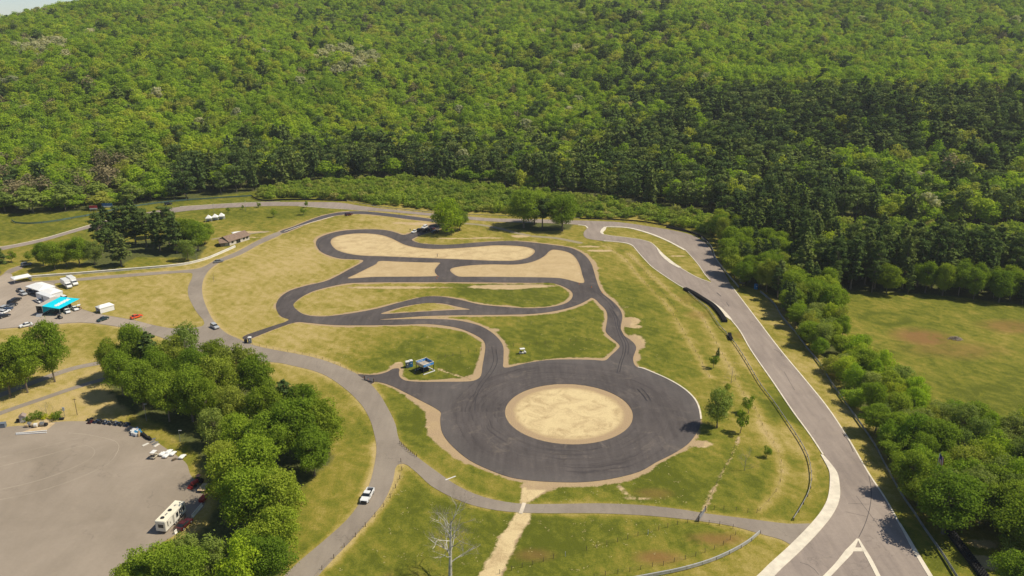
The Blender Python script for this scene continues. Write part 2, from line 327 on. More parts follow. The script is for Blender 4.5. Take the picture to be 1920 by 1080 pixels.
LOT = [(-150,835),(0,802),(60,797),(100,792),(125,790),(162,790),(200,791),(237,796),(262,808),(282,820),(307,838),(330,853),(350,870),(357,890),(372,908),(384,930),(382,950),(360,972),(332,1000),(300,1020),(260,1045),(225,1085),(200,1130),(-250,1130)]
PATHA = [(-40,757),(0,741),(50,722),(100,703),(140,690),(174,683),(215,676)]
PATHB = [(-60,800),(0,775),(87,745),(140,727),(191,712),(240,700)]
STRAW = [(983,904),(1012,904),(1010,915),(1018,918),(1006,930),(990,942),(991,962),(990,968),(985,985),(968,1006),(958,1030),(948,1055),(935,1080),(925,1120),(880,1120),(905,1070),(925,1035),(940,1003),(957,985),(970,962),(974,943),(980,925)]
SPUR = [(744,680),(752,681),(750,690),(746,692),(736,692),(734,688)]

def inpoly(X, Y, poly):
    P = np.array(poly); c = np.zeros(X.shape, bool); n = len(P); j = n-1
    for i in range(n):
        xi, yi = P[i]; xj, yj = P[j]
        if yi != yj: c ^= ((yi > Y) != (yj > Y)) & (X < (xj-xi)*(Y-yi)/(yj-yi)+xi)
        j = i
    return c
def pdist(X, Y, poly, closed=True):
    P = np.array(poly); n = len(P); D = np.full(X.shape, 1e9); m = 60
    x0, y0 = P.min(0)-m; x1, y1 = P.max(0)+m
    w = (X > x0) & (X < x1) & (Y > y0) & (Y < y1); xs, ys = X[w], Y[w]; d = np.full(xs.shape, 1e9)
    for i in range(n if closed else n-1):
        a = P[i]; b = P[(i+1) % n]; e = b-a; L = e@e
        if L < 1e-9: continue
        t = np.clip(((xs-a[0])*e[0]+(ys-a[1])*e[1])/L, 0, 1)
        d = np.minimum(d, (xs-a[0]-t*e[0])**2+(ys-a[1]-t*e[1])**2)
    D[w] = np.sqrt(d); return D
def sdf(X, Y, poly):
    d = pdist(X, Y, poly); return np.where(inpoly(X, Y, poly), d, -d)

# ------------------------------------------------------------------ terrain
FB = np.array([G(px, py) for px, py in ((-200,402),(0,401),(100,400),(160,394),(300,378),(420,366),(520,353),(620,342),(760,338),(860,348),(1000,362),(1120,376),(1220,392),(1330,406),(1500,418),(1700,428),(2100,436))])
def front(x): return np.interp(x, FB[:, 0], FB[:, 1])
def terrain(x, y):
    x = np.asarray(x, float); y = np.asarray(y, float)
    s = np.maximum(0, y-front(x)-20)
    h = .185*s*s/(s+90.)                                          # foot, then a steady slope
    cap = np.interp(x, [-1600, -1150, -950, -771, -711, -640, -500, 0, 1500], [40, 60, 76, 88, 117, 142, 175, 230, 250])
    k = 30.; h = cap - k*np.log1p(np.exp(np.clip((cap-h)/k, -30, 30)))*1.0
    h = np.maximum(0, h) if h.ndim else max(0, float(h))
    w = np.clip(s/150, 0, 1)
    w = w*np.interp(x, [-650, -450], [.6, 1.25])
    return h + w*(3.2*np.sin(x/27.+y/44.+2)*np.sin(y/33.-x/60.)) + w*(5*np.sin(x/95+y/160)+4*np.sin(y/71-x/210)+2.2*np.sin(x/31+1.3)*np.sin(y/37))
# ------------------------------------------------------------------ ground sheet with surveyed cover
def axis(lo, hi, a, b, step, grow=1.16):
    c = list(np.arange(a, b+.01, step)); s = step; x = a
    L = []
    while x > lo: s = min(s*grow, 90); x -= s; L.append(x)
    s = step; x = b; R = []
    while x < hi: s = min(s*grow, 90); x += s; R.append(x)
    return np.array(L[::-1]+c+R)
gx = axis(-5500, 5500, -335, 300, 1.0); gy = axis(-300, 7500, 148, 610, 1.0)
for_hill = gy
X, Y = np.meshgrid(gx, gy); Z = terrain(X, Y)
Xf, Yf = X.ravel(), Y.ravel()
near = (Xf > -430) & (Xf < 360) & (Yf > 120) & (Yf < 640)
xs, ys = Xf[near], Yf[near]
DRY = [(450,520,.8),(430,580,.85),(520,500,.9),(560,470,.85),(480,560,.75),(600,420,.62),(700,418,.75),(760,425,.9),(840,445,.55),(250,560,.7),(200,545,.72),(320,590,.75),(300,530,.75),(560,625,.85),(640,650,.72),(700,640,.4),(780,650,.15),(850,680,.15),(700,685,.2),(600,565,.7),(650,560,.7),(720,545,.55),(800,545,.3),(760,535,.75),(900,550,.08),(1000,560,.15),(840,577,.75),(1000,620,.1),(1100,610,.25),(1060,660,.08),(950,600,.4),(1180,560,.2),(1210,620,.2),(1250,680,.18),(1200,500,.45),(1150,470,.5),(1280,600,.38),(1320,650,.42),(1400,720,.45),(1380,620,.45),(1450,720,.5),(1440,680,.68),(1480,810,.75),(1410,640,.55),(1478,772,.0),(1530,900,.45),(1430,900,.22),(1350,880,.28),(1250,900,.08),(1100,930,.25),(900,900,.35),(780,800,.1),(760,760,.1),(850,980,.3),(780,950,.1),(700,1050,.2),(1000,1000,.05),(1100,990,.0),(1300,1000,.15),(1200,1060,.4),(1400,1050,.65),(1350,1070,.65),(620,950,.45),(650,850,.45),(660,760,.5),(560,1000,.4),(580,700,.65),(100,720,.95),(50,690,.8),(180,640,.5),(60,770,1.0),(150,770,1.0),(220,830,.55),(350,990,.8),(300,840,.45),(1450,600,.75),(1500,700,.8),(1560,780,.8),(1640,870,.75),(1780,1050,.2),(1850,1040,.5),(1650,560,.27),(1800,570,.27),(1700,600,.27),(1800,700,.22),(1880,650,.36),(1850,740,.1),(1700,690,.3),(50,430,.22),(200,430,.22),(450,400,.25),(550,400,.22),(480,422,.3),(430,430,.5),(250,490,.35),(60,480,.4),(20,490,.5),(1230,450,.5),(1290,490,.55),(420,378,.2),(950,430,.5),(1050,425,.55),(900,435,.55),(900,480,.8)]
cp = np.array([G(a, b)+(c,) for a, b, c in DRY])
num = np.zeros(xs.shape); den = np.zeros(xs.shape)
for cx, cy, cv in cp:
    w = 1/((xs-cx)**2+(ys-cy)**2+60)**1.7; num += w*cv; den += w
dry = num/den - .05
def npn(x, y, s, seed):
    r = np.random.default_rng(seed); o = np.zeros_like(x)
    for k in range(7):
        a = r.uniform(0, 6.28); f = s*(1+.5*k); o += np.sin((x*math.cos(a)+y*math.sin(a))*f+r.uniform(0, 6.28))/(1+.35*k)
    return o/2.6
loops = [OUTW]+list(HW.values())+[smooth(GL(LINKROAD), True, 3)]
D = np.full(xs.shape, 1e9)
for l in loops: D = np.minimum(D, pdist(xs, ys, l))
D2 = np.minimum(D, pdist(xs, ys, PADH))
n1 = npn(xs, ys, .05, 3); n2 = npn(xs, ys, .16, 4)
shoulder = 1.25+1.0*n1+.45*n2
padside = np.exp(-(((xs-PC[0])/48)**2+((ys-PC[1])/48)**2)**2)
shoulder = shoulder + padside*.9*(1+n1)
cR = G(1283, 750); shoulder -= 2.0*np.exp(-((xs-cR[0])**2+(ys-cR[1])**2)/500.)
cL = G(815, 790); shoulder += 2.6*np.exp(-((xs-cL[0])**2+(ys-cL[1])**2)/300.)
cN = G(1120, 545); shoulder += 0.8*np.exp(-((xs-cN[0])**2+(ys-cN[1])**2)/2000.)
sand = shoulder - D
padr = np.hypot(xs-PC[0], ys-PC[1])
for k in (1, 2, 3): sand = np.maximum(sand, sdf(xs, ys, HW[k])+4)
sand = np.maximum(sand, np.minimum(PR+3-padr, 8))
ELL = [(1183,602,4,5),(1188,612,3.5,2),(1194,640,3.5,7),(1193,668,1.8,5),(925,619,3.2,2.2),(940,644,1.6,3),(1173,576,2.6,1),(850,447,16,1.2),(915,446,9,1.6),(975,443,6,3),(800,420,16,3),(760,418,10,2),(745,404,16,1.5),(1313,832,3.5,2.2),(1010,912,5,2),(1195,935,4,1),(1225,470,5,2.2),(1270,480,5,1.6),(470,435,12,2),(450,445,13,1.6),(745,539,25,2),(945,538,17,3.6),(1000,536,11,2.6),(1840,1020,4,2),(1850,1055,3,3),(1125,470,8,2),(1108,462,8,2),(1228,488,5,2.5),(870,712,3,.8),(890,707,3,2)]
for ex, ey, rx, ry in ELL:
    ex, ey = G(ex, ey); q = np.sqrt(((xs-ex)/rx)**2+((ys-ey)/ry)**2); sand = np.maximum(sand, (1-q)*min(rx, ry)+.2*n2-.25)
for pl in (STRAW, SPUR): sand = np.maximum(sand, sdf(xs, ys, smooth(GL(pl), True, 3))+.3*n2+.3)
LINES = [([(821,690),(835,697),(850,702),(866,707),(880,713)],.45),([(1312,975),(1330,935),(1345,905),(1360,875),(1372,855),(1387,815)],.3),([(1160,912),(1175,925),(1200,940)],.3)]
for pl, w in LINES: sand = np.maximum(sand, w-pdist(xs, ys, smooth(GL(pl), False, 4), False))
island = np.maximum.reduce([sdf(xs, ys, HW[k]) for k in (1, 2, 3)]+[PR-padr])
pale = np.clip((PR-2.5-padr)/2, 0, 1) + np.where(sdf(xs, ys, HW[1]) > 1.5, .55, 0) + np.where(sdf(xs, ys, smooth(GL(STRAW), True, 3)) > -.5, .8, 0)
rim = np.where(padr < PR+2, 3.2-(PR-padr), np.where(island > .5, .9-island, 0.8))
rim = np.where((sand > .1) & (island < 0) & (D > 4), -1, rim)
SURF_ROWS = [[(1132,460),(1170,485),(1190,510),(1220,542),(1252,575),(1265,595),(1292,640),(1310,670),(1330,707)],
             [(1180,475),(1210,505),(1237,530),(1272,562),(1310,587),(1330,620),(1360,675),(1390,732),(1415,765),(1437,812),(1457,840),(1466,885),(1455,922),(1425,957)]]
for r in SURF_ROWS:
    q = pdist(xs, ys, smooth(GL(r), False, 4), False); dry = dry+.42*np.exp(-(q/1.5)**2)
for r in ([(475,647),(520,657),(575,667),(612,677),(645,690),(671,702)], [(745,842),(752,864),(740,905),(715,945),(690,975),(655,1017),(617,1057)], [(700,835),(708,860),(700,890),(688,925)]):
    q = pdist(xs, ys, smooth(GL(r), False, 4), False); dry = dry+.5*np.exp(-(q/1.6)**2)
q = pdist(xs, ys, smooth(GL(P1), True, 2)); dry = dry+.35*np.exp(-(q/1.2)**2)
q = pdist(xs, ys, smooth(GL([(1375,642),(1400,680),(1425,722),(1450,755),(1475,792),(1500,830),(1517,869),(1521,897)]), False, 4), False); dry = dry+.35*np.exp(-(q/1.2)**2)
for ex, ey, rx, ry in ((1660,597,9,7),(1478,772,5,16),(620,655,1,1)):
    ex, ey = G(ex, ey); q = np.sqrt(((xs-ex)/rx)**2+((ys-ey)/ry)**2); dry = dry-(.28*np.exp(-((q-.9)*4)**2) if rx == 9 else .45*np.exp(-q*q))
brown = np.zeros(xs.shape)
for ex, ey, rx, ry, v in ((1727,632,12,11,1.0),(1890,612,14,9,.7),(1790,655,22,10,.5),(1290,560,6,8,.3),(1235,1045,6,3,.9),(1345,1010,8,3,.8),(1000,1040,6,3,.6),(1225,925,6,3,.5),(1400,630,8,5,.5),(1310,590,6,6,.4)):
    ex, ey = G(ex, ey); q = np.sqrt(((xs-ex)/rx)**2+((ys-ey)/ry)**2)+.12*n2; brown = np.maximum(brown, v*np.clip(1.6-1.5*q, 0, 1))
gravel = np.full(xs.shape, -5.)
for pl, w in (([(875,419),(905,422),(940,429),(965,436),(990,441)],1.6),([(1000,443),(1040,446),(1087,455)],1.7),([(470,420),(510,424),(560,412)],-9),([(400,448),(440,442),(500,434)],1.2),([(620,402),(612,390)],-9)):
    gravel = np.maximum(gravel, w-pdist(xs, ys, smooth(GL(pl), False, 4), False))
wood = np.full(xs.shape, -9.)
WOODS = {
 'beltpoly': [(1338,448),(1352,478),(1366,512),(1386,538),(1424,545),(1455,568),(1475,598),(1500,628),(1545,690),(1592,748),(1640,820),(1668,872),(1695,925),(1725,965),(1760,1000),(1800,1010),(1830,985),(1880,1000),(1940,1100),(2050,1100),(2060,840),(1940,828),(1825,802),(1748,766),(1676,714),(1612,656),(1558,602),(1548,556),(1600,548),(1700,552),(1800,560),(1920,575),(2100,590),(2100,430),(1500,412),(1400,408)],
 'grove': [(182,722),(200,690),(260,660),(330,668),(420,682),(500,692),(545,735),(600,790),(640,860),(590,905),(540,960),(560,1010),(540,1100),(200,1100),(260,1060),(320,1030),(372,985),(392,945),(380,900),(350,850),(300,810),(235,780),(205,755)],
 'pines': [(140,498),(170,478),(230,455),(330,440),(395,462),(375,492),(330,485),(260,484),(230,500),(180,505)],
 'trio': [(935,428),(1000,412),(1080,420),(1075,432),(1010,436)]}
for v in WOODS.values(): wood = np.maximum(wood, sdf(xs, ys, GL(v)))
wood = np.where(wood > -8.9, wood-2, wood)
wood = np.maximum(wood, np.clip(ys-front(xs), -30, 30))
def full(v, fill): a = np.full(Xf.shape, float(fill)); a[near] = v; return a
nx, ny = len(gx), len(gy); idx = np.arange(nx*ny).reshape(ny, nx)
faces = np.stack([idx[:-1, :-1], idx[:-1, 1:], idx[1:, 1:], idx[1:, :-1]], -1).reshape(-1, 4)
me = bpy.data.meshes.new('ground'); me.vertices.add(nx*ny); me.vertices.foreach_set('co', np.stack([Xf, Yf, Z.ravel()-.02], -1).ravel())
me.loops.add(faces.size); me.loops.foreach_set('vertex_index', faces.ravel()); me.polygons.add(len(faces))
me.polygons.foreach_set('loop_start', np.arange(len(faces))*4); me.polygons.foreach_set('loop_total', np.full(len(faces), 4))
me.polygons.foreach_set('use_smooth', np.ones(len(faces), bool)); me.update(calc_edges=True)
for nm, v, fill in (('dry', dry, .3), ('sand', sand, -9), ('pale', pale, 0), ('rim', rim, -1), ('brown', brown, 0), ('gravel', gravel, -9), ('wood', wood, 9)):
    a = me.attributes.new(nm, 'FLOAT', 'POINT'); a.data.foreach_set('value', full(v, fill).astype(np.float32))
me.materials.append(ground_material())
ground = link(bpy.data.objects.new('ground', me)); ground['kind'] = 'structure'

# ------------------------------------------------------------------ pavements, each on its own level
M_kart = asphalt_material('kart_asphalt', (.066, .056, .053), (.134, .114, .105), centre=PC)
M_link = asphalt_material('link_asphalt', (.075, .068, .072), (.115, .103, .105))
M_road = asphalt_material('worn_asphalt', (.235, .195, .155), (.35, .295, .235), patch=.6)
M_lot = asphalt_material('lot_asphalt', (.265, .218, .165), (.37, .305, .238), patch=.75)
M_race = asphalt_material('race_asphalt', (.24, .195, .165), (.385, .315, .26), patch=.45)
M_padd = asphalt_material('paddock_asphalt', (.33, .27, .21), (.47, .39, .305), patch=.6)
M_pale = pmat('painted_concrete', (.74, .66, .52), .8, .14, .5)
M_line = pmat('road_paint', (.70, .60, .46), .8, .2, .3)
M_seam = pmat('asphalt_seam', (.10, .085, .08), .8, .2, .5)
def struct(o): o['kind'] = 'structure'; return o
struct(sheet('paved_road', [smooth(GL(P1), True, 3), smooth(GL(P1H), True, 3)], .050, M_road))
struct(sheet('paddock_pavement', [smooth(GL([(0,519),(12,512),(22,514),(24,521),(40,529),(70,529),(99,530),(101,538),(116,548),(108,557),(150,579),(183,589),(250,601),(285,611),(250,617),(217,611),(150,604),(67,611),(0,616),(-158,638),(-118,562)]), True, 3)], .056, M_padd))
struct(sheet('parking_lot', [smooth(GL(LOT), True, 4)], .040, M_lot))
for nm, pl, w, z in (('footpath', PATHA, 3.4, .034), ('footpath', PATHB, 2.6, .030)):
    mb = MB(); ribbon(mb, resample(smooth(GL(pl), False, 5), 3), w, z); struct(mb.build(nm, M_road))
struct(sheet('link_road', [smooth(GL(LINKROAD), True, 3)], .060, M_link))
struct(sheet('kart_track', [OUTW, PADH]+list(HW.values()), .070, M_kart))
race = struct(sheet('race_track', [smooth(GL(RACE), True, 3), smooth(GL(RISL), True, 3)], .080, M_race))

# painted edge lines and kerbs of the circuits
def kerb(pts, w, h=.07, name='kerb', mat=None, sub=4, z=.082):
    c = resample(smooth(GL(pts), False, sub), 1.5); mb = MB()
    ribbon(mb, c, lerp_list(w, len(c)) if isinstance(w, list) else w, .0, z+h); return struct(mb.build(name, mat or M_pale))
def line(pts, w, z, name='road_marking', mat=None):
    c = resample(smooth(GL(pts), False, 4), 1.5); mb = MB(); ribbon(mb, c, w, z); return struct(mb.build(name, mat or M_line))
kerb([(1541,853),(1553,870),(1562,885),(1565,908),(1563,935),(1551,961),(1527,991),(1490,1029),(1452,1064),(1432,1084),(1400,1110)], [.7,2.1,2.7,2.7,2.7,2.7,2.7,2.7], .09)
kerb([(1136,425.5),(1175,427),(1212,436),(1250,451),(1284,469)], [1.1,1.6,1.6,1.2,1.2], .08)
kerb([(1135,426),(1131,431),(1128,436),(1131,439.5)], [1.4,2.4,1.8,1.0], .095)
kerb([(1232,465),(1240,476),(1252,487),(1264,496),(1275,502)], [.5,1.5,2.2,2.2,1.6], .08)
kerb([(1320,558),(1334,567),(1347,578),(1359,589),(1371,600)], [.4,1.5,2.6,2.2,.9], .08)
kerb([(1084,422),(1097,423.5),(1102,428)], .8, .08)
kerb([(1132,452),(1155,453.5),(1178,457),(1188,462)], [.9,.6,1.0,.5], .08)
kerb([(1188,462.5),(1200,477),(1212,490),(1222,500),(1250,520),(1282,540),(1320,558.5)], .38, .05)
kerb([(1371,600),(1387,620),(1407,655),(1450,717),(1487,772),(1520,817),(1543,852)], .42, .05)
kerb([(1372,537),(1420,600),(1462,655),(1512,715),(1550,762),(1587,817),(1605,847),(1630,890),(1660,935),(1686,982)], .42, .05)
kerb([(1686,981),(1700,1005),(1715,1032),(1744,1080),(1765,1115)], [.5,.9,1.0,1.1], .07)
kerb([(1132,440),(1150,442.5),(1175,445.5),(1200,449),(1220,455),(1232,465)], .38, .05)
kerb([(1275,502),(1307,520),(1333,530)], .35, .05); kerb([(1285,469),(1300,485),(1312,500),(1322,515),(1331,525)], .32, .045)
kerb([(-20,463),(0,463),(72,449.3),(160,424.3),(230,406)], .5, .05); kerb([(337,387.5),(400,383.5),(460,380),(525,378.5)], .5, .05)
kerb([(560,386.5),(612,390.3),(650,392.5),(690,396)], .4, .05)
kerb([(533,434),(565,423),(600,412.5),(625,406)], .45, .04, z=.06)
kerb([(1196,688.5),(1205,690.5),(1225,698.5),(1250,709.5),(1275,723.5),(1292,736.5),(1305,751.5),(1312,769),(1314.5,786)], .5, .05)
kerb([(640,398),(655,396.8)], .3, .03)
# white chevron island at the pit exit
kerb([(1608,1011),(1594,1032),(1572,1058),(1548,1083),(1520,1108)], [.4,1.6,1.2,1.2,1.2], .06)
kerb([(1609,1011),(1621,1033),(1634,1056),(1647,1082),(1660,1110)], [.4,1.0,1.0,1.0], .075)
kerb([(1598,1031),(1623,1031)], 1.4, .05)
line([(1629,893),(1633,915),(1633,938),(1629,960),(1621,985),(1610,1008)], .16, .092, 'asphalt_seam', M_seam)
line([(1590,944),(1630,946)], .1, .094, 'asphalt_seam', M_seam); line([(1585,960),(1625,969)], .1, .096, 'asphalt_seam', M_seam)
line([(1605,930),(1650,990)], .1, .098, 'asphalt_seam', M_seam); line([(1500,1055),(1520,1062),(1535,1078)], .12, .094, 'asphalt_seam', M_seam)
line([(1451,655),(1462,661),(1466,668)], .18, .094, 'asphalt_seam', M_seam); line([(1470,697),(1480,715),(1490,732)], .12, .094, 'asphalt_seam', M_seam)
line([(1579,812),(1592,830),(1600,848)], .16, .094, 'asphalt_seam', M_seam)
line([(1344,549),(1352,556)], .5, .094, 'asphalt_patch', M_seam); line([(1362,567),(1367,575)], .3, .094, 'asphalt_patch', M_seam)
line([(983,943),(980,952),(976,963)], .95, .060)
# oval practice lines on the lot
M_faint = pmat('worn_paint', (.44, .37, .285), .8, .25, .15)
line([(-40,885),(0,875),(90,853),(140,839),(160,835.5),(170,838),(178,846),(172,858),(150,871),(100,892),(50,907),(0,918),(-40,926)], .15, .052, 'road_marking', M_faint)
line([(-40,945),(0,937),(60,925),(130,903),(180,882),(205,868),(220,848),(223,835),(215,827),(190,820),(150,813.5),(127,812)], .15, .050, 'road_marking', M_faint)
line([(-40,865),(0,858),(60,843),(130,826),(160,819)], .10, .048, 'road_marking', M_faint); line([(118,823.5),(145,823.5)], .10, .054, 'road_marking', M_faint)
M_rub = pmat('tyre_rubber_marks', (.045, .04, .042), .8, .3, .3)
for i, (pl, w) in enumerate((([(1146,580),(1156,595),(1159,612),(1165,628),(1173,645),(1172,662),(1166,680),(1162,698)],.3),([(1142,578),(1151,594),(1155,612),(1161,630),(1168,647),(1167,664),(1161,682),(1157,700)],.25),([(1150,583),(1160,600),(1163,616),(1171,632),(1179,648),(1177,665)],.25),
    ([(930,655),(932,680),(922,700),(905,722),(893,745),(890,770)],.25),([(922,650),(925,678),(916,698),(899,720),(887,745)],.2),([(1195,730),(1206,742),(1213,752)],.5),([(1202,728),(1214,741),(1220,752)],.4),([(600,470),(597,460),(603,450),(618,443)],.3),([(1122,548),(1135,556),(1146,566),(1154,578)],.35),([(1112,545),(1128,556),(1140,567),(1150,580)],.3))):
    line(pl, w, .092+.002*i, 'tyre_mark', M_rub)
# ------------------------------------------------------------------ foliage
def leaf_material(name, stops, trans=.42, vary=.25):
    m, nt, out = nmat(name)
    oi = node(nt, 'ShaderNodeObjectInfo'); tc = node(nt, 'ShaderNodeTexCoord')
    a = noise(nt, tc.outputs['Object'], .55, 3, .6); fn = noise(nt, tc.outputs['Object'], 2.6, 2, .6)
    f = math_(nt, 'ADD', oi.outputs['Random'], math_(nt, 'MULTIPLY', math_(nt, 'SUBTRACT', a, .5), vary))
    reg_ = noise(nt, oi.outputs['Location'], .011, 3, .6); f = math_(nt, 'ADD', f, math_(nt, 'MULTIPLY', math_(nt, 'SUBTRACT', reg_, .5), .5))
    c = ramp(nt, f, stops).outputs[0]
    c = mixc(nt, 1.0, c, ramp(nt, noise(nt, oi.outputs['Location'], .02, 2, .5), [(.3, (.90, .93, .88)), (.7, (1.32, 1.27, 1.15))]).outputs[0], 'MULTIPLY')
    c = mixc(nt, 1.0, c, ramp(nt, fn, [(.3, (.72, .75, .7)), (.7, (1.28, 1.25, 1.2))]).outputs[0], 'MULTIPLY')
    d = node(nt, 'ShaderNodeBsdfDiffuse'); t = node(nt, 'ShaderNodeBsdfTranslucent'); mx = node(nt, 'ShaderNodeMixShader')
    nt.links.new(c, d.inputs[0]); nt.links.new(mixc(nt, 1.0, c, (1.25, 1.3, .6), 'MULTIPLY'), t.inputs[0]); mx.inputs[0].default_value = trans
    nt.links.new(d.outputs[0], mx.inputs[1]); nt.links.new(t.outputs[0], mx.inputs[2]); nt.links.new(mx.outputs[0], out.inputs[0])
    return m
GREENS = [(0, (.225, .325, .038)), (.14, (.31, .43, .036)), (.30, (.185, .29, .036)), (.46, (.35, .46, .038)), (.6, (.23, .345, .04)), (.74, (.39, .46, .05)), (.86, (.34, .34, .08)), (.94, (.28, .40, .035)), (1, (.39, .43, .05))]
M_grove = None
M_leaf = leaf_material('broad_leaves', GREENS)
M_grove = leaf_material('grove_leaves', [(0, (.19, .275, .03)), (.3, (.25, .34, .034)), (.6, (.21, .295, .034)), (.85, (.30, .37, .042)), (1, (.27, .31, .055))], .35)
M_leafdark = leaf_material('dense_leaves', [(0, (.155, .24, .028)), (.35, (.19, .275, .03)), (.7, (.23, .295, .034)), (1, (.25, .32, .042))])
M_leafbright = leaf_material('young_leaves', [(0, (.24, .36, .025)), (.5, (.30, .40, .03)), (1, (.34, .42, .04))])
M_olive = leaf_material('olive_leaves', [(0, (.20, .27, .065)), (.5, (.25, .31, .075)), (1, (.30, .34, .10))])
M_pine = leaf_material('pine_needles', [(0, (.08, .125, .04)), (.35, (.105, .155, .045)), (.7, (.14, .19, .052)), (1, (.185, .225, .065))], .2)
M_blossom = leaf_material('grey_catkins', [(0, (.40, .41, .25)), (.5, (.50, .48, .34)), (1, (.34, .36, .20))])
M_bare = leaf_material('bare_twigs', [(0, (.17, .15, .085)), (1, (.26, .22, .13))], .1)
M_scrub = leaf_material('scrub_leaves', [(0, (.21, .29, .05)), (.3, (.30, .38, .05)), (.55, (.19, .28, .045)), (.75, (.36, .38, .09)), (.9, (.25, .34, .05)), (1, (.40, .38, .13))], .38, .6)
M_yellow = leaf_material('yellow_leaves', [(0, (.5, .52, .03)), (1, (.62, .6, .05))])
M_bark = pmat('bark', (.20, .16, .115), .9, .3, 2.0)
M_birch = pmat('pale_bark', (.56, .52, .45), .85, .45, .5)

def quads(P, N, S, rs, asp=1.0):
    """one small leaf clump per point"""
    n = len(P); N = N/np.linalg.norm(N, axis=1, keepdims=True)
    t = rs.normal(size=(n, 3)); t -= (t*N).sum(1, keepdims=True)*N; t /= np.linalg.norm(t, axis=1, keepdims=True); b = np.cross(N, t)
    S = S[:, None]; v = np.empty((n, 4, 3))
    v[:, 0] = P-t*S*.5*asp; v[:, 1] = P-b*S*.36+N*S*.10; v[:, 2] = P+t*S*.5*asp; v[:, 3] = P+b*S*.36+N*S*.08
    return v.reshape(-1, 3)
def leaf_mesh(name, V, mat, extra=None, mats=None):
    n = len(V)//4; me = bpy.data.meshes.new(name); vs = V; nv = len(V)
    me.vertices.add(nv); me.vertices.foreach_set('co', V.astype(np.float32).ravel())
    me.loops.add(nv); me.loops.foreach_set('vertex_index', np.arange(nv)); me.polygons.add(n)
    me.polygons.foreach_set('loop_start', np.arange(n)*4); me.polygons.foreach_set('loop_total', np.full(n, 4))
    me.update(calc_edges=True); me.materials.append(mat); return me
def broad_crown(seed, R, H, z0, ncl, nl, size, flat=.75, lean=0, gap=.0, clr=.36, jit=.5):
    """leaf clumps spread over boughs inside an uneven crown; unit metres, trunk at the origin"""
    rs = np.random.default_rng(seed); C = []; RR = []
    lop = rs.uniform(.66, 1.22, 8)
    for k in range(ncl):
        for _ in range(30):
            u = rs.normal(size=3); u /= np.linalg.norm(u); rad = rs.uniform(.35, .82)**.6
            an = math.atan2(u[1], u[0]); sec = lop[int((an+math.pi)/(2*math.pi)*7.99)]
            zz = u[2]*rad
            p = np.array([u[0]*rad*R*sec*(1.0 if zz < .2 else 1-.35*(zz-.2)), u[1]*rad*R*sec, z0+(zz*.5+.5)*(H-z0)])
            if all(np.linalg.norm((p-c)*np.array([1, 1, 1.1])) > R*clr*.62 for c in C): break
        C.append(p); RR.append(R*clr*rs.uniform(.6, 1.3))
    Ps, Ns, Ss = [], [], []
    w = np.array([r*r for r in RR]); w /= w.sum()
    for c, r, f in zip(C, RR, w):
        n = max(6, int(nl*f)); d = rs.normal(size=(n, 3)); d[:, 2] += .35; d /= np.linalg.norm(d, axis=1, keepdims=True)
        bump = 1+.22*np.sin(d[:, 0]*5+seed)*np.sin(d[:, 1]*5+c[0])+.1*rs.normal(size=n)
        q = c+d*(r*bump*np.where(rs.random(n) < .16, rs.uniform(1.0, 1.38, n), rs.uniform(.70, 1.04, n)))[:, None]*np.array([1, 1, flat])
        Ps.append(q); Ns.append(d+rs.normal(size=(n, 3))*jit+np.array([0, 0, .15])); Ss.append(size*rs.uniform(.6, 1.35, n))
    P = np.vstack(Ps); P[:, 2] = np.maximum(P[:, 2], .15)
    return quads(P, np.vstack(Ns), np.hstack(Ss), rs), C
def pine_crown(seed, R, H, z0, levels, per, nl, size, taper=.8):
    rs = np.random.default_rng(seed); Ps, Ns, Ss, B = [], [], [], []
    for L in range(levels):
        t = L/(levels-1); z = z0+(H*.985-z0)*t
        Lr = R*((1-t)**taper*.92+.10)*rs.uniform(.75, 1.12)
        if t < .15: Lr *= .75
        off = rs.uniform(0, 6.28); m = max(3, int(per*(1-.35*t)))
        for k in range(m):
            if rs.random() < .10: continue
            a = off+6.283*k/m+rs.uniform(-.3, .3); l = Lr*rs.uniform(.6, 1.15); up = rs.uniform(-.12, .22)
            n = max(4, int(nl*(.35+l/R))); s = rs.uniform(.22, 1.0, n)**.8
            wdt = l*.30*np.sin(np.clip(s, 0, 1)*2.6+.25); lat = rs.normal(size=n)*.5*wdt
            x = s*l; px = math.cos(a)*x-math.sin(a)*lat; py = math.sin(a)*x+math.cos(a)*lat
            pz = z+up*x-.05*x*x/max(1, l)+rs.normal(size=n)*size*.35
            Ps.append(np.stack([px, py, pz], -1)); Ns.append(rs.normal(size=(n, 3))*.5+np.array([math.cos(a)*.25, math.sin(a)*.25, 1.0])); Ss.append(size*rs.uniform(.7, 1.3, n))
            if nl > 9: B.append((a, z, l, up))
    n = 10; Ps.append(np.stack([rs.normal(size=n)*size*.3, rs.normal(size=n)*size*.3, H+rs.uniform(-size*1.5, size*.3, n)], -1)); Ns.append(rs.normal(size=(n, 3))+np.array([0, 0, .5])); Ss.append(size*np.full(n, .7))
    return quads(np.vstack(Ps), np.vstack(Ns), np.hstack(Ss), rs, 1.35), B
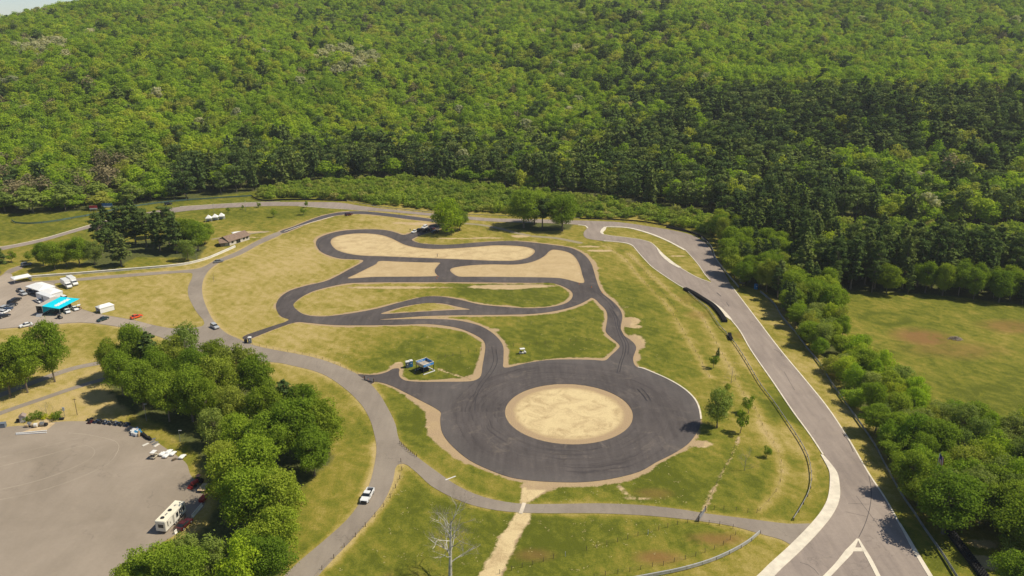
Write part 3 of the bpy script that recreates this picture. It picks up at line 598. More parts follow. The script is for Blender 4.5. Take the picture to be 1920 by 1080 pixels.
def trunk_mb(seed, H, z0, C, r, fork=True):
    rs = np.random.default_rng(seed+99); mb = MB()
    top = (rs.uniform(-.3, .3), rs.uniform(-.3, .3), z0+(H-z0)*.6)
    mb.tube([(0, 0, -.3), (0, 0, .5), (top[0]*.3, top[1]*.3, z0*.7), (top[0], top[1], top[2])], [r*1.35, r, r*.82, r*.3], 7)
    for c in C:
        if c[2] < z0*.9 and False: continue
        s = rs.uniform(.35, .85); b = np.array([top[0]*s, top[1]*s, z0*.5+(top[2]-z0*.5)*s]);
        if b[2] > c[2]: b[2] = max(.4*z0+.2, c[2]-1.2)
        mid = b*.5+c*.5; mid[2] += .25
        mb.tube([b, mid, c, c+(c-b)*.22], [r*.42, r*.25, r*.12, r*.05], 5, cap=False)
    return mb
def pine_trunk(H, B, r):
    mb = MB(); mb.tube([(0, 0, -.3), (0, 0, 1), (.1, 0, H*.5), (0, 0, H*.97)], [r*1.3, r, r*.7, r*.12], 7)
    for a, z, l, up in B: mb.tube([(0, 0, z), (math.cos(a)*l*.8, math.sin(a)*l*.8, z+up*l*.8)], [r*.2, r*.05], 4, cap=False)
    return mb

PROTO = {}      # kind -> list of (crown mesh, trunk mesh, nominal height, nominal radius)
def reg(kind, V, mb, mat, H, R):
    cm = leaf_mesh(kind+'_crown', V, mat); t = None
    if mb:
        t = bpy.data.meshes.new(kind+'_trunk'); t.from_pydata([tuple(v) for v in mb.v], [], mb.f); t.materials.append(M_bark); t.update()
    PROTO.setdefault(kind, []).append((cm, t, H, R))
for k in range(4):
    H0, R0 = 18., 6.2; V, C = broad_crown(10+k, R0, H0, 3.2, 46+2*k, 15000, .46, .8, clr=.31, jit=.7); reg('big', V, trunk_mb(k, H0, 4.2, C[:14], .34), M_grove, H0, R0)
for k in range(2):
    V, C = broad_crown(20+k, 6.4, 18., 3.0, 42, 13500, .48, .8, clr=.32, jit=.65); reg('bigdark', V, trunk_mb(20+k, 18., 3.2, C[:14], .36), M_leafdark, 18., 6.4)
V, C = broad_crown(24, 6.0, 13., 1.5, 26, 6500, .58, .8); reg('bigbright', V, trunk_mb(24, 13., 1.5, C[:12], .32), M_leafbright, 13., 6.)
for k in range(2):
    V, C = broad_crown(28+k, 5.6, 15., 1.8, 34, 5200, .50, .9, clr=.30); reg('olive', V, trunk_mb(28+k, 15., 1.8, C[:20], .26), M_olive, 15., 5.6)
for k in range(4):
    V, C = broad_crown(40+k, 4.6, 9.5, .4, 30, 7000, .40, .85, clr=.34, jit=.65); reg('bushy', V, trunk_mb(40+k, 9.5, 1.0, C[:8], .2), M_leaf, 9.5, 4.6)
for k in range(3):
    V, C = broad_crown(50+k, 1.5, 4.0, .9, 12, 900, .28, .9); reg('sapling', V, trunk_mb(50+k, 4.0, .9, C[:5], .07), M_leafdark, 4., 1.5)
for k in range(3):
    V, B = pine_crown(60+k, 5.6, 25., 5.5, 14, 8, 34, .95, .42); reg('pine', V, pine_trunk(25., B, .36), M_pine, 25., 5.6)
for k in range(2):
    V, C = broad_crown(170+k, 4.8, 25., 6.5, 38, 6500, .62, .5, clr=.30, jit=.6); reg('pine', V, trunk_mb(170+k, 25., 9., C[:22], .34), M_pine, 25., 5.2)
V, B = pine_crown(66, 2.3, 8., .5, 17, 7, 20, .42, .9); reg('spruce', V, pine_trunk(8., B, .12), M_pine, 8., 2.3)
# forest trees seen from half a kilometre and more
for k in range(4):
    V, C = broad_crown(80+k, 5.6, 18., 2.5, 16, 1500, 1.05, .85, clr=.44, jit=.45); reg('farbroad', V, trunk_mb(80+k, 18., 4., C[:4], .3), M_leaf, 18., 5.6)
for k in range(2):
    V, C = broad_crown(190+k, 4.6, 21., 3.5, 20, 1000, 1.25, .55, clr=.42, jit=.5); reg('farpine', V, pine_trunk(21., [], .3), M_pine, 21., 4.9)
for k in range(1):
    V, B = pine_crown(90+k, 6.2, 21., 4.0, 9, 8, 15, 1.7, .36); reg('farpine', V, pine_trunk(23., [], .3), M_pine, 21., 6.0)
V, C = broad_crown(95, 4.8, 16., 4., 15, 700, 1.3, .8, clr=.42); reg('farpale', V, trunk_mb(95, 16., 4., C[:4], .3), M_blossom, 16., 4.8)
V, C = broad_crown(97, 4.4, 18., 3., 16, 1100, 1.05, .9, clr=.40); reg('farolive', V, trunk_mb(97, 18., 3., C[:4], .3), M_olive, 18., 4.4)
V, C = broad_crown(96, 4.8, 16., 3., 18, 420, 1.1, .9, clr=.40); reg('farbare', V, trunk_mb(96, 16., 3., C, .3), M_bare, 16., 4.8)
for k in range(3):
    V, C = broad_crown(100+k, 3.4, 4.6, .1, 15, 620, .85, .8, clr=.38); reg('shrub', V, None, M_scrub, 4.6, 3.4)
for k in range(2):
    V, C = broad_crown(110+k, 1.6, 2.0, .05, 12, 700, .26, .8, clr=.40); reg('bush', V, None, M_leafdark, 2.0, 1.6)
V, C = broad_crown(112, 1.3, 1.3, .05, 10, 500, .22, .8, clr=.40); reg('yellowbush', V, None, M_yellow, 1.3, 1.3)

COUNT = {'n': 0}
def tree(kind, x, y, h, r=None, label=None, cat='tree', group=None, name='leafy_tree', v=None, rz=None, z=None):
    L = PROTO[kind]; k = COUNT['n'] if v is None else v; COUNT['n'] += 1
    cm, tm, H0, R0 = L[(k*7+k//3) % len(L)] if v is None else L[v % len(L)]
    if r is None: r = R0*h/H0*random.uniform(.9, 1.12)
    z = float(terrain(x, y)) if z is None else z
    rz = random.uniform(0, 6.28) if rz is None else rz
    if tm is None:
        o = tag(link(bpy.data.objects.new(name, cm)), label, cat, group); o.location = (x, y, z-.05); o.rotation_euler = (0, 0, rz); o.scale = (r/R0, r/R0, h/H0); return o
    o = thing(name, label, cat, (x, y, z-.05), rz, group); o.scale = (r/R0, r/R0, h/H0)
    link(bpy.data.objects.new('trunk', tm), o); link(bpy.data.objects.new('crown', cm), o); return o
def treep(kind, px, py, h, r=None, **kw):
    x, y = G(px, py); return tree(kind, x, y, h, r, **kw)

PROJ = []
def scatter(n_try, x0, x1, y0, y1, dmin, ok, seed, existing=None):
    """dart throwing with a grid"""
    rs = np.random.default_rng(seed); cell = {}; out = []
    def near_(x, y, d):
        i, j = int(x//6), int(y//6); q = int(d//6)+1
        for a in range(i-q, i+q+1):
            for b in range(j-q, j+q+1):
                for (u, v) in cell.get((a, b), ()):
                    if (u-x)**2+(v-y)**2 < d*d: return True
        return False
    for (x, y) in existing or (): cell.setdefault((int(x//6), int(y//6)), []).append((x, y))
    XX = rs.uniform(x0, x1, n_try); YY = rs.uniform(y0, y1, n_try); K = ok(XX, YY)
    for x, y, k in zip(XX, YY, K):
        if not k: continue
        d = dmin(x, y) if callable(dmin) else dmin
        if near_(x, y, d): continue
        cell.setdefault((int(x//6), int(y//6)), []).append((x, y)); out.append((float(x), float(y)))
    return out

# ---- hand-placed trees
GA = 'trees of the grove beside the large parking lot'
def nth(k): return k
grove = [  # px, py, h, r, kind, words
 (212,712,15,4.6,'bigdark','dark leafy tree at the upper left corner of the grove, where the footpath passes'),
 (232,742,16,5.2,'big','olive green tree at the left rim of the grove above the shaded lawn'),
 (258,702,19,5.4,'big','tall open leafy tree in the back row of the grove, nearest the orange car'),
 (286,712,17,5.0,'pine','thin pine standing up above the back rim of the grove near the road junction'),
 (270,768,17,5.6,'big','broad leafy tree in the grove, above the row of parked dark karts'),
 (300,745,18,5.6,'bigdark','dark leafy tree in the left middle of the grove'),
 (335,722,18,5.4,'big','yellow green tree in the back row of the grove, left of the thin-leaved tree'),
 (318,790,16,5.2,'big','leafy tree at the front of the grove, above the pile of blue and white tyres'),
 (362,790,18,5.8,'big','leafy tree with a visible trunk at the front middle of the grove'),
 (358,712,20,5.2,'olive','tall thin-leaved tree rising from the back of the grove near the silver car'),
 (372,752,19,5.6,'bigdark','full leafy tree in the centre of the grove'),
 (412,712,15,4.8,'bigdark','round dark tree at the back of the grove below the silver car'),
 (412,770,19,6.0,'big','broad leafy tree right of the centre of the grove'),
 (452,742,18,5.6,'big','bright leafy tree at the right back corner of the grove, close to the road'),
 (488,756,17,5.6,'bigdark','leafy tree at the right end of the grove, where the road swings past'),
 (440,812,15,4.8,'big','short leafy tree in the gap between the upper and the lower grove'),
 (405,838,13,4.6,'olive','small pale olive tree at the front edge where the two groves meet'),
 (392,800,16,5.2,'bigdark','dark shaded tree behind the small olive tree between the groves')]
grove2 = [
 (540,800,15,4.8,'pine','dark pine poking out at the top of the lower grove beside the road'),
 (500,812,16,5.4,'bigdark','dark leafy tree at the upper left of the lower grove'),
 (578,812,16,5.6,'bigdark','wide dark tree at the top right of the lower grove, beside the road bend'),
 (610,850,17,6.2,'bigdark','wide dark tree at the right rim of the lower grove, nearest the road'),
 (560,862,19,6.6,'bigdark','tallest dark tree in the middle of the lower grove'),
 (590,892,15,5.6,'bigdark','dark tree casting shade on the lawn at the lower right of the lower grove'),
 (505,880,17,6.0,'big','leafy tree between the dark trees and the parking lot in the lower grove'),
 (452,868,15,5.4,'big','leafy tree at the edge of the lot above the red tractor'),
 (425,905,12,4.6,'big','low leafy tree leaning over the red tractor'),
 (440,955,17,6.2,'big','large leafy tree overhanging the flat trailer and the red bin'),
 (492,945,19,6.6,'big','tall round leafy tree in the centre of the lower grove'),
 (470,1002,18,6.6,'big','large leafy tree facing the camera in the lower grove'),
 (525,1000,17,5.8,'big','leafy tree on the road side of the lower grove, left of the white pickup'),
 (520,1052,14,5.0,'big','leafy tree at the lower right end of the lower grove'),
 (505,1100,13,4.8,'bigdark','dark leafy tree beside the road at the bottom edge of the picture'),
 (455,1125,14,5.0,'bigbright','bright yellow green tree at the bottom edge of the picture'),
 (405,1085,11,4.4,'olive','olive feathery tree right of the camper trailer'),
 (350,1070,9,4.2,'olive','low olive tree just below the camper trailer'),
 (300,1115,12,5.4,'big','green tree at the bottom left, below the camper trailer'),
 (250,1120,9,4.0,'bigdark','dark green tree at the bottom left corner of the grove, next to the lot'),
 (360,1120,12,5.0,'big','green tree at the bottom edge between two olive trees'),
 (470,1080,12,4.4,'big','green tree behind the bright yellow green one')]
for (px, py, h, r, k, lab) in grove+grove2:
    treep(k, px, py, h, r, label=lab, group=GA, name='pine_tree' if k == 'pine' else 'leafy_tree', cat='pine tree' if k == 'pine' else 'tree')
for (px, py, h, r, k, lab) in [
 (103,716,22,5.6,'big','tall leafy tree with a bare lower trunk beside the footpath, rightmost of the left group'),
 (52,736,20,5.4,'big','tall leafy tree with a pale trunk between the two footpaths, middle of the left group'),
 (20,744,19,5.8,'bigdark','leafy tree at the left edge of the picture above the footpath'),
 (-18,738,19,5.8,'big','leafy tree partly cut off by the left edge of the picture'),
 (62,702,14,4.4,'bigdark','smaller leafy tree behind the left group, above the parked white car')]:
    treep(k, px, py, h, r, label=lab, group='trees by the footpath at the left edge', name='leafy_tree')
for (px, py, h, r, k, lab) in [
 (104,505,14,5.8,'big','leafy tree at the left end of the tree group behind the long white wall'),
 (125,500,13,5,'big','leafy tree second from the left behind the long white wall'),
 (82,498,12,4.6,'bigdark','low leafy tree leaning out at the far left of the group behind the white wall'),
 (150,499,15,6,'big','round leafy tree left of the tall pines behind the white wall'),
 (178,497,13,5,'olive','thin leafy tree just left of the lowest pine'),
 (228,499,17,6.2,'pine','full pine nearest the long white wall'),
 (192,478,22,6,'pine','tall dark pine at the left side of the pine group'),
 (206,470,23,6,'pine','tall pine behind the left side of the pine group'),
 (235,462,24,6.5,'pine','tall pine at the back left of the pine group'),
 (255,458,24,6.5,'pine','tall pine at the back middle of the pine group'),
 (275,462,22,6,'pine','pine over the shaded bare soil in the middle of the group'),
 (300,470,21,6,'pine','pine with dark shade under it right of the group centre'),
 (318,460,23,6,'pine','tall pine at the right rear of the pine group'),
 (332,474,20,6,'pine','dark pine with a forked trunk at the front right of the group'),
 (350,466,17,7,'bigdark','wide leafy tree right of the pines, facing the small brown house'),
 (372,470,16,6.4,'bigdark','leafy tree at the right end of the group, closest to the brown house'),
 (385,458,12,4.6,'big','smaller leafy tree behind the right end of the group'),
 (353,489,11,4.6,'olive','grey green small tree standing out in front of the group near the white wall'),
 (286,446,14,5.5,'bigdark','leafy tree hidden behind the pines'),
 (258,440,13,6,'big','leafy tree far behind the pines near the track'),
 (222,446,15,5,'pine','pine at the rear left behind the group'),
 (0,512,12,4.4,'pine','dark tree at the left edge of the picture above the paved area'),
 (-22,520,14,5,'pine','dark tree cut off by the left edge above the paved area')]:
    treep(k, px, py, h, r, label=lab, group='tree group behind the long white wall', name='pine_tree' if k == 'pine' else 'leafy_tree', cat='pine tree' if k == 'pine' else 'tree')
treep('big', 982, 427, 23, 10.5, v=0, label='wide tall leafy tree, left one of three at the far end of the kart track', name='leafy_tree')
treep('big', 1002, 420, 20, 8.5, v=1, label='leafy tree filling the gap behind the left and middle trees of the three', name='leafy_tree')
treep('pine', 1017, 428, 19, 6.6, v=3, label='dark evergreen between two broad trees at the far end of the kart track', cat='pine tree', name='pine_tree')
treep('bigdark', 1054, 432, 21, 9.8, v=0, label='round leafy tree, right one of three at the far end of the kart track', name='leafy_tree')
treep('bigbright', 840, 438, 19, 8.8, v=0, label='bright green spreading tree over the parked cars at the kart track', name='leafy_tree')
treep('bigdark', 862, 432, 13, 5.6, v=1, label='darker tree right behind the bright green tree by the parked cars', name='leafy_tree')
treep('bigdark', 846, 424, 17, 5.5, v=0, label='tall darker tree standing behind the bright green tree by the parked cars', name='leafy_tree')
# skidpad side trees
treep('olive', 1344, 802, 13.5, 4.7, v=1, label='grey green tree at the right edge of the skid pad, its shade on the asphalt', name='leafy_tree')
treep('sapling', 1388, 812, 8.0, 2.1, v=1, label='slim green tree right of the grey green tree by the skid pad', cat='tree', name='leafy_tree')
treep('sapling', 1403, 775, 6.5, 1.9, v=0, label='slim leafy tree behind the slim green tree near the skid pad', cat='young tree', name='young_tree')
treep('sapling', 1338, 690, 5.4, 1.7, v=1, label='small dark leafy tree on the slope, nearer of two above the skid pad', cat='young tree', name='young_tree')
treep('spruce', 1346, 668, 3.2, 1.1, label='little dark fir on the slope just above the small leafy tree', cat='conifer', name='conifer_tree')
treep('sapling', 1364, 735, 3.0, 1.2, v=2, label='low bright bush-like tree above the grey green tree by the skid pad', cat='young tree', name='young_tree')
treep('sapling', 1437, 857, 3.6, 1.25, v=0, label='lone lollipop-shaped young tree on the lawn below the skid pad', cat='young tree', name='young_tree')
for (px, py, h, r, k, lab) in [(513,407,5.6,1.9,0,'dark young tree alone in the far field above the brown house'), (569,403,5.2,1.9,1,'bright young tree at the far field, left of the first bend of the link road'), (575,389,4.2,1.4,2,'small young tree close to the far straight of the race track'), (485,389,3.6,1.5,0,'thin young tree beside the far straight, left of the others'), (455,393,3.2,1.1,1,'tiny young tree beside the far straight near the lamp pole'), (428,399,3.2,1.3,2,'tiny faint young tree near the row of small white tents'), (54,489,5.0,2.2,0,'small tree at the left above the grey parked car'), (22,492,6.2,2.8,1,'small round tree at the left edge above the paved area')]:
    treep('sapling', px, py, h, r, v=k, label=lab, cat='young tree', name='young_tree', group='young trees planted in the lawns')
# brambles and garden shrubs by the lot
for (px, py, h, r, k, lab) in [(56,789,2.2,1.5,'bush','round green shrub right of the little shed'), (73,786,2.4,1.9,'bush','dark green shrub at the left end of the flower bed'), (88,786,1.3,1.5,'yellowbush','yellow shrub in the middle of the flower bed'), (101,785,1.4,1.4,'yellowbush','small yellow shrub next to the grey sign in the flower bed'), (112,784,2.7,1.9,'bush','green shrub at the right end of the flower bed')]:
    treep(k, px, py, h, r, label=lab, cat='shrub', name='shrub')

# ---- bare trees
def bare_tree(seed, H, spread, r0, levels=4, lean=(0, 0), first=.35, n1=9):
    rs = random.Random(seed); mb = MB(); tips = MB()
    def grow(p, d, L, r, lv):
        pts = [p]; q = Vector(p); dd = Vector(d)
        for k in range(4):
            dd = (dd+Vector((rs.uniform(-.22, .22), rs.uniform(-.22, .22), rs.uniform(-.05, .22)))).normalized(); q = q+dd*L/4; pts.append(q.copy())
        (mb if lv < 3 else tips).tube(pts, [r*(1-.17*i) for i in range(5)], 6 if lv < 2 else 3, cap=False)
        if lv >= levels: return
        for k in range(rs.randint(3, 5)):
            i = rs.randint(1, 4); a = rs.uniform(0, 6.28); o = dd.orthogonal().normalized(); o.rotate(Matrix.Rotation(a, 3, dd))
            grow(pts[i], (dd*.65+o*rs.uniform(.5, .95)).normalized(), L*rs.uniform(.45, .68), r*.5, lv+1)
    trunk = [Vector((lean[0]*t, lean[1]*t, H*.72*t)) for t in (0, .25, .5, .75, 1)]; trunk[0].z = -.3
    mb.tube(trunk, [r0*1.2, r0, r0*.8, r0*.6, r0*.38], 8, cap=False)
    for k in range(n1):
        t = first+(1-first)*k/(n1-1); b = Vector((lean[0]*t, lean[1]*t, H*.72*t)); a = k*2.4+rs.uniform(-.4, .4)
        up = .35+.9*t; grow(b, Vector((math.cos(a), math.sin(a), up)).normalized(), spread*(1.05-.45*t)*rs.uniform(.8, 1.1), r0*(.42-.16*t), 1)
    return mb, tips
M_twig = pmat('twigs', (.30, .26, .2), .9, .2, 1.0)
mb, tips = bare_tree(5, 19.5, 7.0, .36, 4, (.5, .2), .28, 14)
bx, by = G(844, 1084); b = thing('bare_tree', 'leafless white-barked tree standing on the lawn at the bottom middle', 'tree', (bx, by, 0))
mb.build('trunk', M_birch, b); tips.build('twigs', M_twig, b)
for (px, py, h, s, lab) in [(1371,718,7.5,2.4,'thin leafless young tree on the slope above the skid pad'), (1396,882,6.5,2.8,'spindly leafless tree with a twiggy base below the skid pad'), (88,778,4.6,2.6,'bare grey shrub behind the flower bed by the parking lot'), (401,528,4.5,1.0,'dead brown sapling in the dry field beside the paved road')]:
    mb, tips = bare_tree(int(px), h, s, .07, 4, (0, 0), .08, 9); bx, by = G(px, py)
    b = thing('bare_tree', lab, 'bare tree', (bx, by, 0)); mb.add(tips.v, tips.f); mb.build('trunk', M_twig, b)
# ---- tree belt along the race track
belt = GL(WOODS['beltpoly']); bb = np.array(belt)
def ok_belt(x, y):
    a = inpoly(x, y, belt); px, py = to_px(x, y, 0*x)
    clear = (py > 985)&(px > 1785)&(px < 1880)
    road = inpoly(px, py, [(1700,985),(1790,985),(1900,1150),(1760,1150)])
    return a & ~clear & ~road
pts = scatter(9000, bb[:, 0].min(), bb[:, 0].max(), 120, 460, lambda x, y: (4.5 if to_px(x, y, 0)[1] > 560 else 5.6), ok_belt, 3)
bsh = []; extra = []; pts.sort(key=lambda p: p[1])
for (x, y) in pts:
    px, py = to_px(x, y, 0)
    if px > 2040: continue
    if py < 548 and px > 1500 or (py < 470 and px > 1395) or py < 440:
        if y > front(x)+2: continue
        if py < 485 and px > 1560:
            if len(bsh) > 95: extra.append((x, y, 0., random.uniform(0, 6.28), random.uniform(1.0, 1.35), random.uniform(.9, 1.4), random.randrange(3)))
            else: bsh.append(1); tree('shrub', x, y, random.uniform(4, 7), random.uniform(3.6, 4.8), label='low green shrub in the strip between two pine stands on the right', cat='shrub', name='shrub', group='shrubs between the pine stands')
            continue
        if random.random() < .84: tree('pine', x, y, random.uniform(19, 25), random.uniform(4.6, 6.4), label='tall pine in the stand behind the meadow on the right', cat='pine tree', name='pine_tree', group='pines behind the meadow')
        else: tree(random.choice(('bushy', 'big', 'bigdark')), x, y, random.uniform(8, 17), label='leafy tree at the foot of the pines behind the meadow', name='leafy_tree', group='leafy trees below the meadow pines')
    elif py < 600:
        k = random.random()
        if k < .25: tree('pine', x, y, random.uniform(13, 18), label='pine in the wood beside the bend of the race track', cat='pine tree', name='pine_tree', group='pines beside the race track bend')
        else: tree('big' if k < .8 else 'bigdark', x, y, random.uniform(11, 16), random.uniform(4.2, 5.8), label='leafy tree in the wood beside the bend of the race track', name='leafy_tree', group='leafy trees beside the race track bend')
    elif py < 830:
        tree(random.choice(('bushy', 'bushy', 'big', 'olive')), x, y, random.uniform(5.0, 10.5), random.uniform(2.8, 4.6), label='bushy tree in the belt between the barrier and the meadow', name='leafy_tree', group='bushy trees between barrier and meadow')
    else:
        k = random.random(); far = px > 1760
        if k < .5 and far: tree('olive', x, y, random.uniform(9, 13), random.uniform(4., 5.4), label='pale olive tree in the wood at the lower right', name='leafy_tree', group='olive trees at the lower right')
        else: tree(random.choice(('bushy', 'big')), x, y, random.uniform(7.5, 13.5), random.uniform(3.8, 5.6), label='green tree in the wood at the lower right', name='leafy_tree', group='green trees at the lower right')
for (px, py, h, r, k, lab) in [
 (1768,1000,16,7.6,'bigdark','large spreading tree at the lower right, its shade on the race track'),
 (1720,948,8,4.2,'bigdark','dark bushy tree against the barrier left of the large spreading tree'),
 (1905,1040,15,6.4,'bigdark','dark tree cut off by the right edge beside the small clearing'),
 (1890,1000,14,5.4,'big','leafy tree at the right edge above the small clearing'),
 (1835,985,12,5.0,'olive','olive tree behind the large spreading tree at the clearing'),
 (1905,1120,11,5.4,'bigdark','tree at the lower right corner of the picture')]:
    treep(k, px, py, h, r, v=1, label=lab, name='leafy_tree')

# ---- swamp shrubs between the track barrier and the forest
SHB = GL([(478,369),(500,373),(520,370),(600,372),(680,379),(760,389),(830,394),(930,399),(1040,405),(1090,406),(1150,408),(1210,411),(1290,427),(1335,441),(1345,420),(1330,406),(1220,392),(1120,376),(1000,362),(860,348),(760,338),(620,342),(500,356)])
sb = np.array(SHB)
sp = scatter(12000, sb[:, 0].min(), sb[:, 0].max(), sb[:, 1].min(), sb[:, 1].max(), 4.3, lambda x, y: inpoly(x, y, SHB), 5)
sp.sort(key=lambda p: p[1])
def instances(name, pts, kinds, label, cat):
    """far repeats past the first few hundred: ONE object, crowns of the real trees set on its points"""
    me = bpy.data.meshes.new(name); n = len(pts); me.vertices.add(n)
    me.vertices.foreach_set('co', np.array([p[:3] for p in pts], np.float32).ravel())
    for nm, j in (('rz', 3), ('sr', 4), ('sh', 5)):
        a = me.attributes.new(nm, 'FLOAT', 'POINT'); a.data.foreach_set('value', np.array([p[j] for p in pts], np.float32))
    a = me.attributes.new('kindno', 'INT', 'POINT'); a.data.foreach_set('value', np.array([p[6] for p in pts], np.int32)); me.update()
    o = link(bpy.data.objects.new(name, me)); tag(o, label, cat, kind='stuff')
    ng = bpy.data.node_groups.new(name+'_nodes', 'GeometryNodeTree')
    ng.interface.new_socket('Geometry', in_out='INPUT', socket_type='NodeSocketGeometry'); ng.interface.new_socket('Geometry', in_out='OUTPUT', socket_type='NodeSocketGeometry')
    gi = ng.nodes.new('NodeGroupInput'); go = ng.nodes.new('NodeGroupOutput'); J = ng.nodes.new('GeometryNodeJoinGeometry')
    def na(n_, t): x = ng.nodes.new('GeometryNodeInputNamedAttribute'); x.data_type = t; x.inputs[0].default_value = n_; return x.outputs[0]
    rz, sr, sh, kn = na('rz', 'FLOAT'), na('sr', 'FLOAT'), na('sh', 'FLOAT'), na('kindno', 'INT')
    cr = ng.nodes.new('ShaderNodeCombineXYZ'); ng.links.new(rz, cr.inputs[2]); e = ng.nodes.new('FunctionNodeEulerToRotation'); ng.links.new(cr.outputs[0], e.inputs[0])
    cs = ng.nodes.new('ShaderNodeCombineXYZ')
    for i, q in enumerate((sr, sr, sh)): ng.links.new(q, cs.inputs[i])
    for i, src in enumerate(kinds):
        oi = ng.nodes.new('GeometryNodeObjectInfo'); oi.inputs[0].default_value = src; oi.inputs['As Instance'].default_value = True; oi.transform_space = 'ORIGINAL'
        cmp = ng.nodes.new('FunctionNodeCompare'); cmp.data_type = 'INT'; cmp.operation = 'EQUAL'; ng.links.new(kn, cmp.inputs[2]); cmp.inputs[3].default_value = i
        ip = ng.nodes.new('GeometryNodeInstanceOnPoints'); ng.links.new(gi.outputs[0], ip.inputs['Points']); ng.links.new(cmp.outputs[0], ip.inputs['Selection'])
        ng.links.new(oi.outputs['Geometry'], ip.inputs['Instance']); ng.links.new(e.outputs[0], ip.inputs['Rotation']); ng.links.new(cs.outputs[0], ip.inputs['Scale'])
        ng.links.new(ip.outputs[0], J.inputs[0])
    ng.links.new(J.outputs[0], go.inputs[0]); md = o.modifiers.new('instances', 'NODES'); md.node_group = ng; return o
shr = []; rest = list(extra)
for i, (x, y) in enumerate(sp):
    if len(shr) < 190: shr.append(tree('shrub', x, y, random.choice((random.uniform(1.8, 3.5), random.uniform(3., 6))), random.uniform(2.6, 4.2), label='green shrub in the scrub strip between the track barrier and the forest', cat='shrub', name='shrub', group='shrubs between the barrier and the forest', v=i % 3))
    else: rest.append((x, y, float(terrain(x, y)), random.uniform(0, 6.28), random.uniform(.8, 1.2), random.uniform(.6, 1.2), i % 3))
if rest: instances('scrub', rest, [shr[0], shr[1], shr[2]], 'green scrub at the foot of the forest behind the shrub strip', 'scrub')

# ---- the forest
def ok_forest(x, y):
    m = y > front(x)+np.where(x < -120, 2, 6)
    px, py = to_px(x, y, terrain(x, y)+18)
    return m & (px > -130) & (px < 2050) & (py > -60)
fp = scatter(82000, -1150, 1150, 440, 1500, lambda x, y: 5.7+.0018*y+random.uniform(-1.2, 1.4), ok_forest, 11)
fp.sort(key=lambda p: p[1]-front(p[0])*.9+.0*p[0]); nb = npi = npl = nba = 0
fk = {'farbroad': [], 'farpine': [], 'farpale': [], 'farbare': [], 'farolive': []}; farpts = []
KN = {'farbroad': 0, 'farpine': 4, 'farpale': 7, 'farbare': 8, 'farolive': 9}
left_wall = 0
for i, (x, y) in enumerate(fp):
    z = float(terrain(x, y)); px, py = to_px(x, y, z+8); dep = y-float(front(x)); r_ = random.random()
    cl = math.sin(x/47+1)+math.sin(y/39+x/90)+.7*math.sin(x/23-y/31)      # stands of pine drift through the wood
    pp = .05+(.07 if cl > 1.3 else 0)
    if 330 < px < 1330 and dep < 95: pp = .82 if dep < 55 else .5
    if 450 < px < 800 and py > 255: pp = max(pp, .3)
    if 800 < px < 1250 and py > 250: pp = max(pp, .5)
    if px > 1130 and py > 172+.03*(px-1130)*0: pp = max(pp, .85 if py < 300 or cl > -1.2 else .55)
    if px > 1640 and py > 285: pp = .45
    if px < 1250 and px > 1130 and py < 230: pp = .35
    if py < 120: pp *= .7
    if px < 330 and dep < 60: pp = .15
    kind = 'farpine' if r_ < pp else 'farbroad'
    if kind == 'farbroad':
        if px < 340 and dep < 120 and random.random() < .6-.004*dep: kind = 'farolive'
        elif ((px-645)/62)**2+((py-118)/26)**2 < 1 and random.random() < .7: kind = 'farpale'
        elif ((px-75)/50)**2+((py-95)/17)**2 < 1 and random.random() < .6: kind = 'farpale'
        elif random.random() < .008: kind = 'farpale'
        elif random.random() < (.012 if px > 240 or dep > 90 else .22): kind = 'farbare'
    h = random.uniform(14, 20) if kind != 'farpine' else random.uniform(16, 24)
    r = random.uniform(4.6, 8.2)*(1+.0001*y) if kind != 'farpine' else random.uniform(4.6, 7.0)
    if dep < 14 and kind == 'farbroad' : h *= random.uniform(.6, 1)
    if px < 330 and dep < 70: h *= .85
    H0, R0 = PROTO[kind][0][2:]
    n = len(fk[kind]); vv = len(PROTO[kind])
    if n < (45 if kind == 'farbroad' else 190 if kind == 'farpine' else 3 if kind == 'farpale' else 40 if kind == 'farolive' else 10) and -30 < px < 1950:
        lab = {'farbroad': 'leafy tree in the front rows of the forest at the foot of the hill', 'farpine': 'dark pine in the front rows of the forest at the foot of the hill', 'farpale': 'pale grey green tree in the forest at the foot of the hill', 'farolive': 'tall pale olive tree in the forest edge at the far left', 'farbare': 'greyish half-bare tree in the front row of the forest at the left'}[kind]
        o = tree(kind, x, y, h, r, label=lab, name='pine_tree' if kind == 'farpine' else 'leafy_tree', cat='pine tree' if kind == 'farpine' else 'tree',
                 group={'farbroad': 'leafy trees at the forest edge', 'farpine': 'pines at the forest edge', 'farpale': 'pale trees of the forest', 'farolive': 'olive trees at the forest edge', 'farbare': 'half-bare trees at the forest edge'}[kind], v=n, z=z)
        fk[kind].append(o)
    else:
        farpts.append((x, y, z-.1, random.uniform(0, 6.28), r/R0, h/H0, KN[kind]+random.randrange(vv)))
def crown_of(o): return [c for c in o.children if c.name.startswith('crown')][0]
src = [crown_of(fk['farbroad'][i]) for i in range(4)]+[crown_of(fk['farpine'][i]) for i in range(3)]+[crown_of(fk['farpale'][0]), crown_of(fk['farbare'][0]), crown_of(fk['farolive'][0])]
instances('hillside_forest', farpts, src, 'mixed forest of leafy trees and pines covering the whole hillside', 'forest')
print('FOREST', len(fp), len(farpts), {k: len(v) for k, v in fk.items()}, 'belt', len(pts), 'shrubs', len(sp))
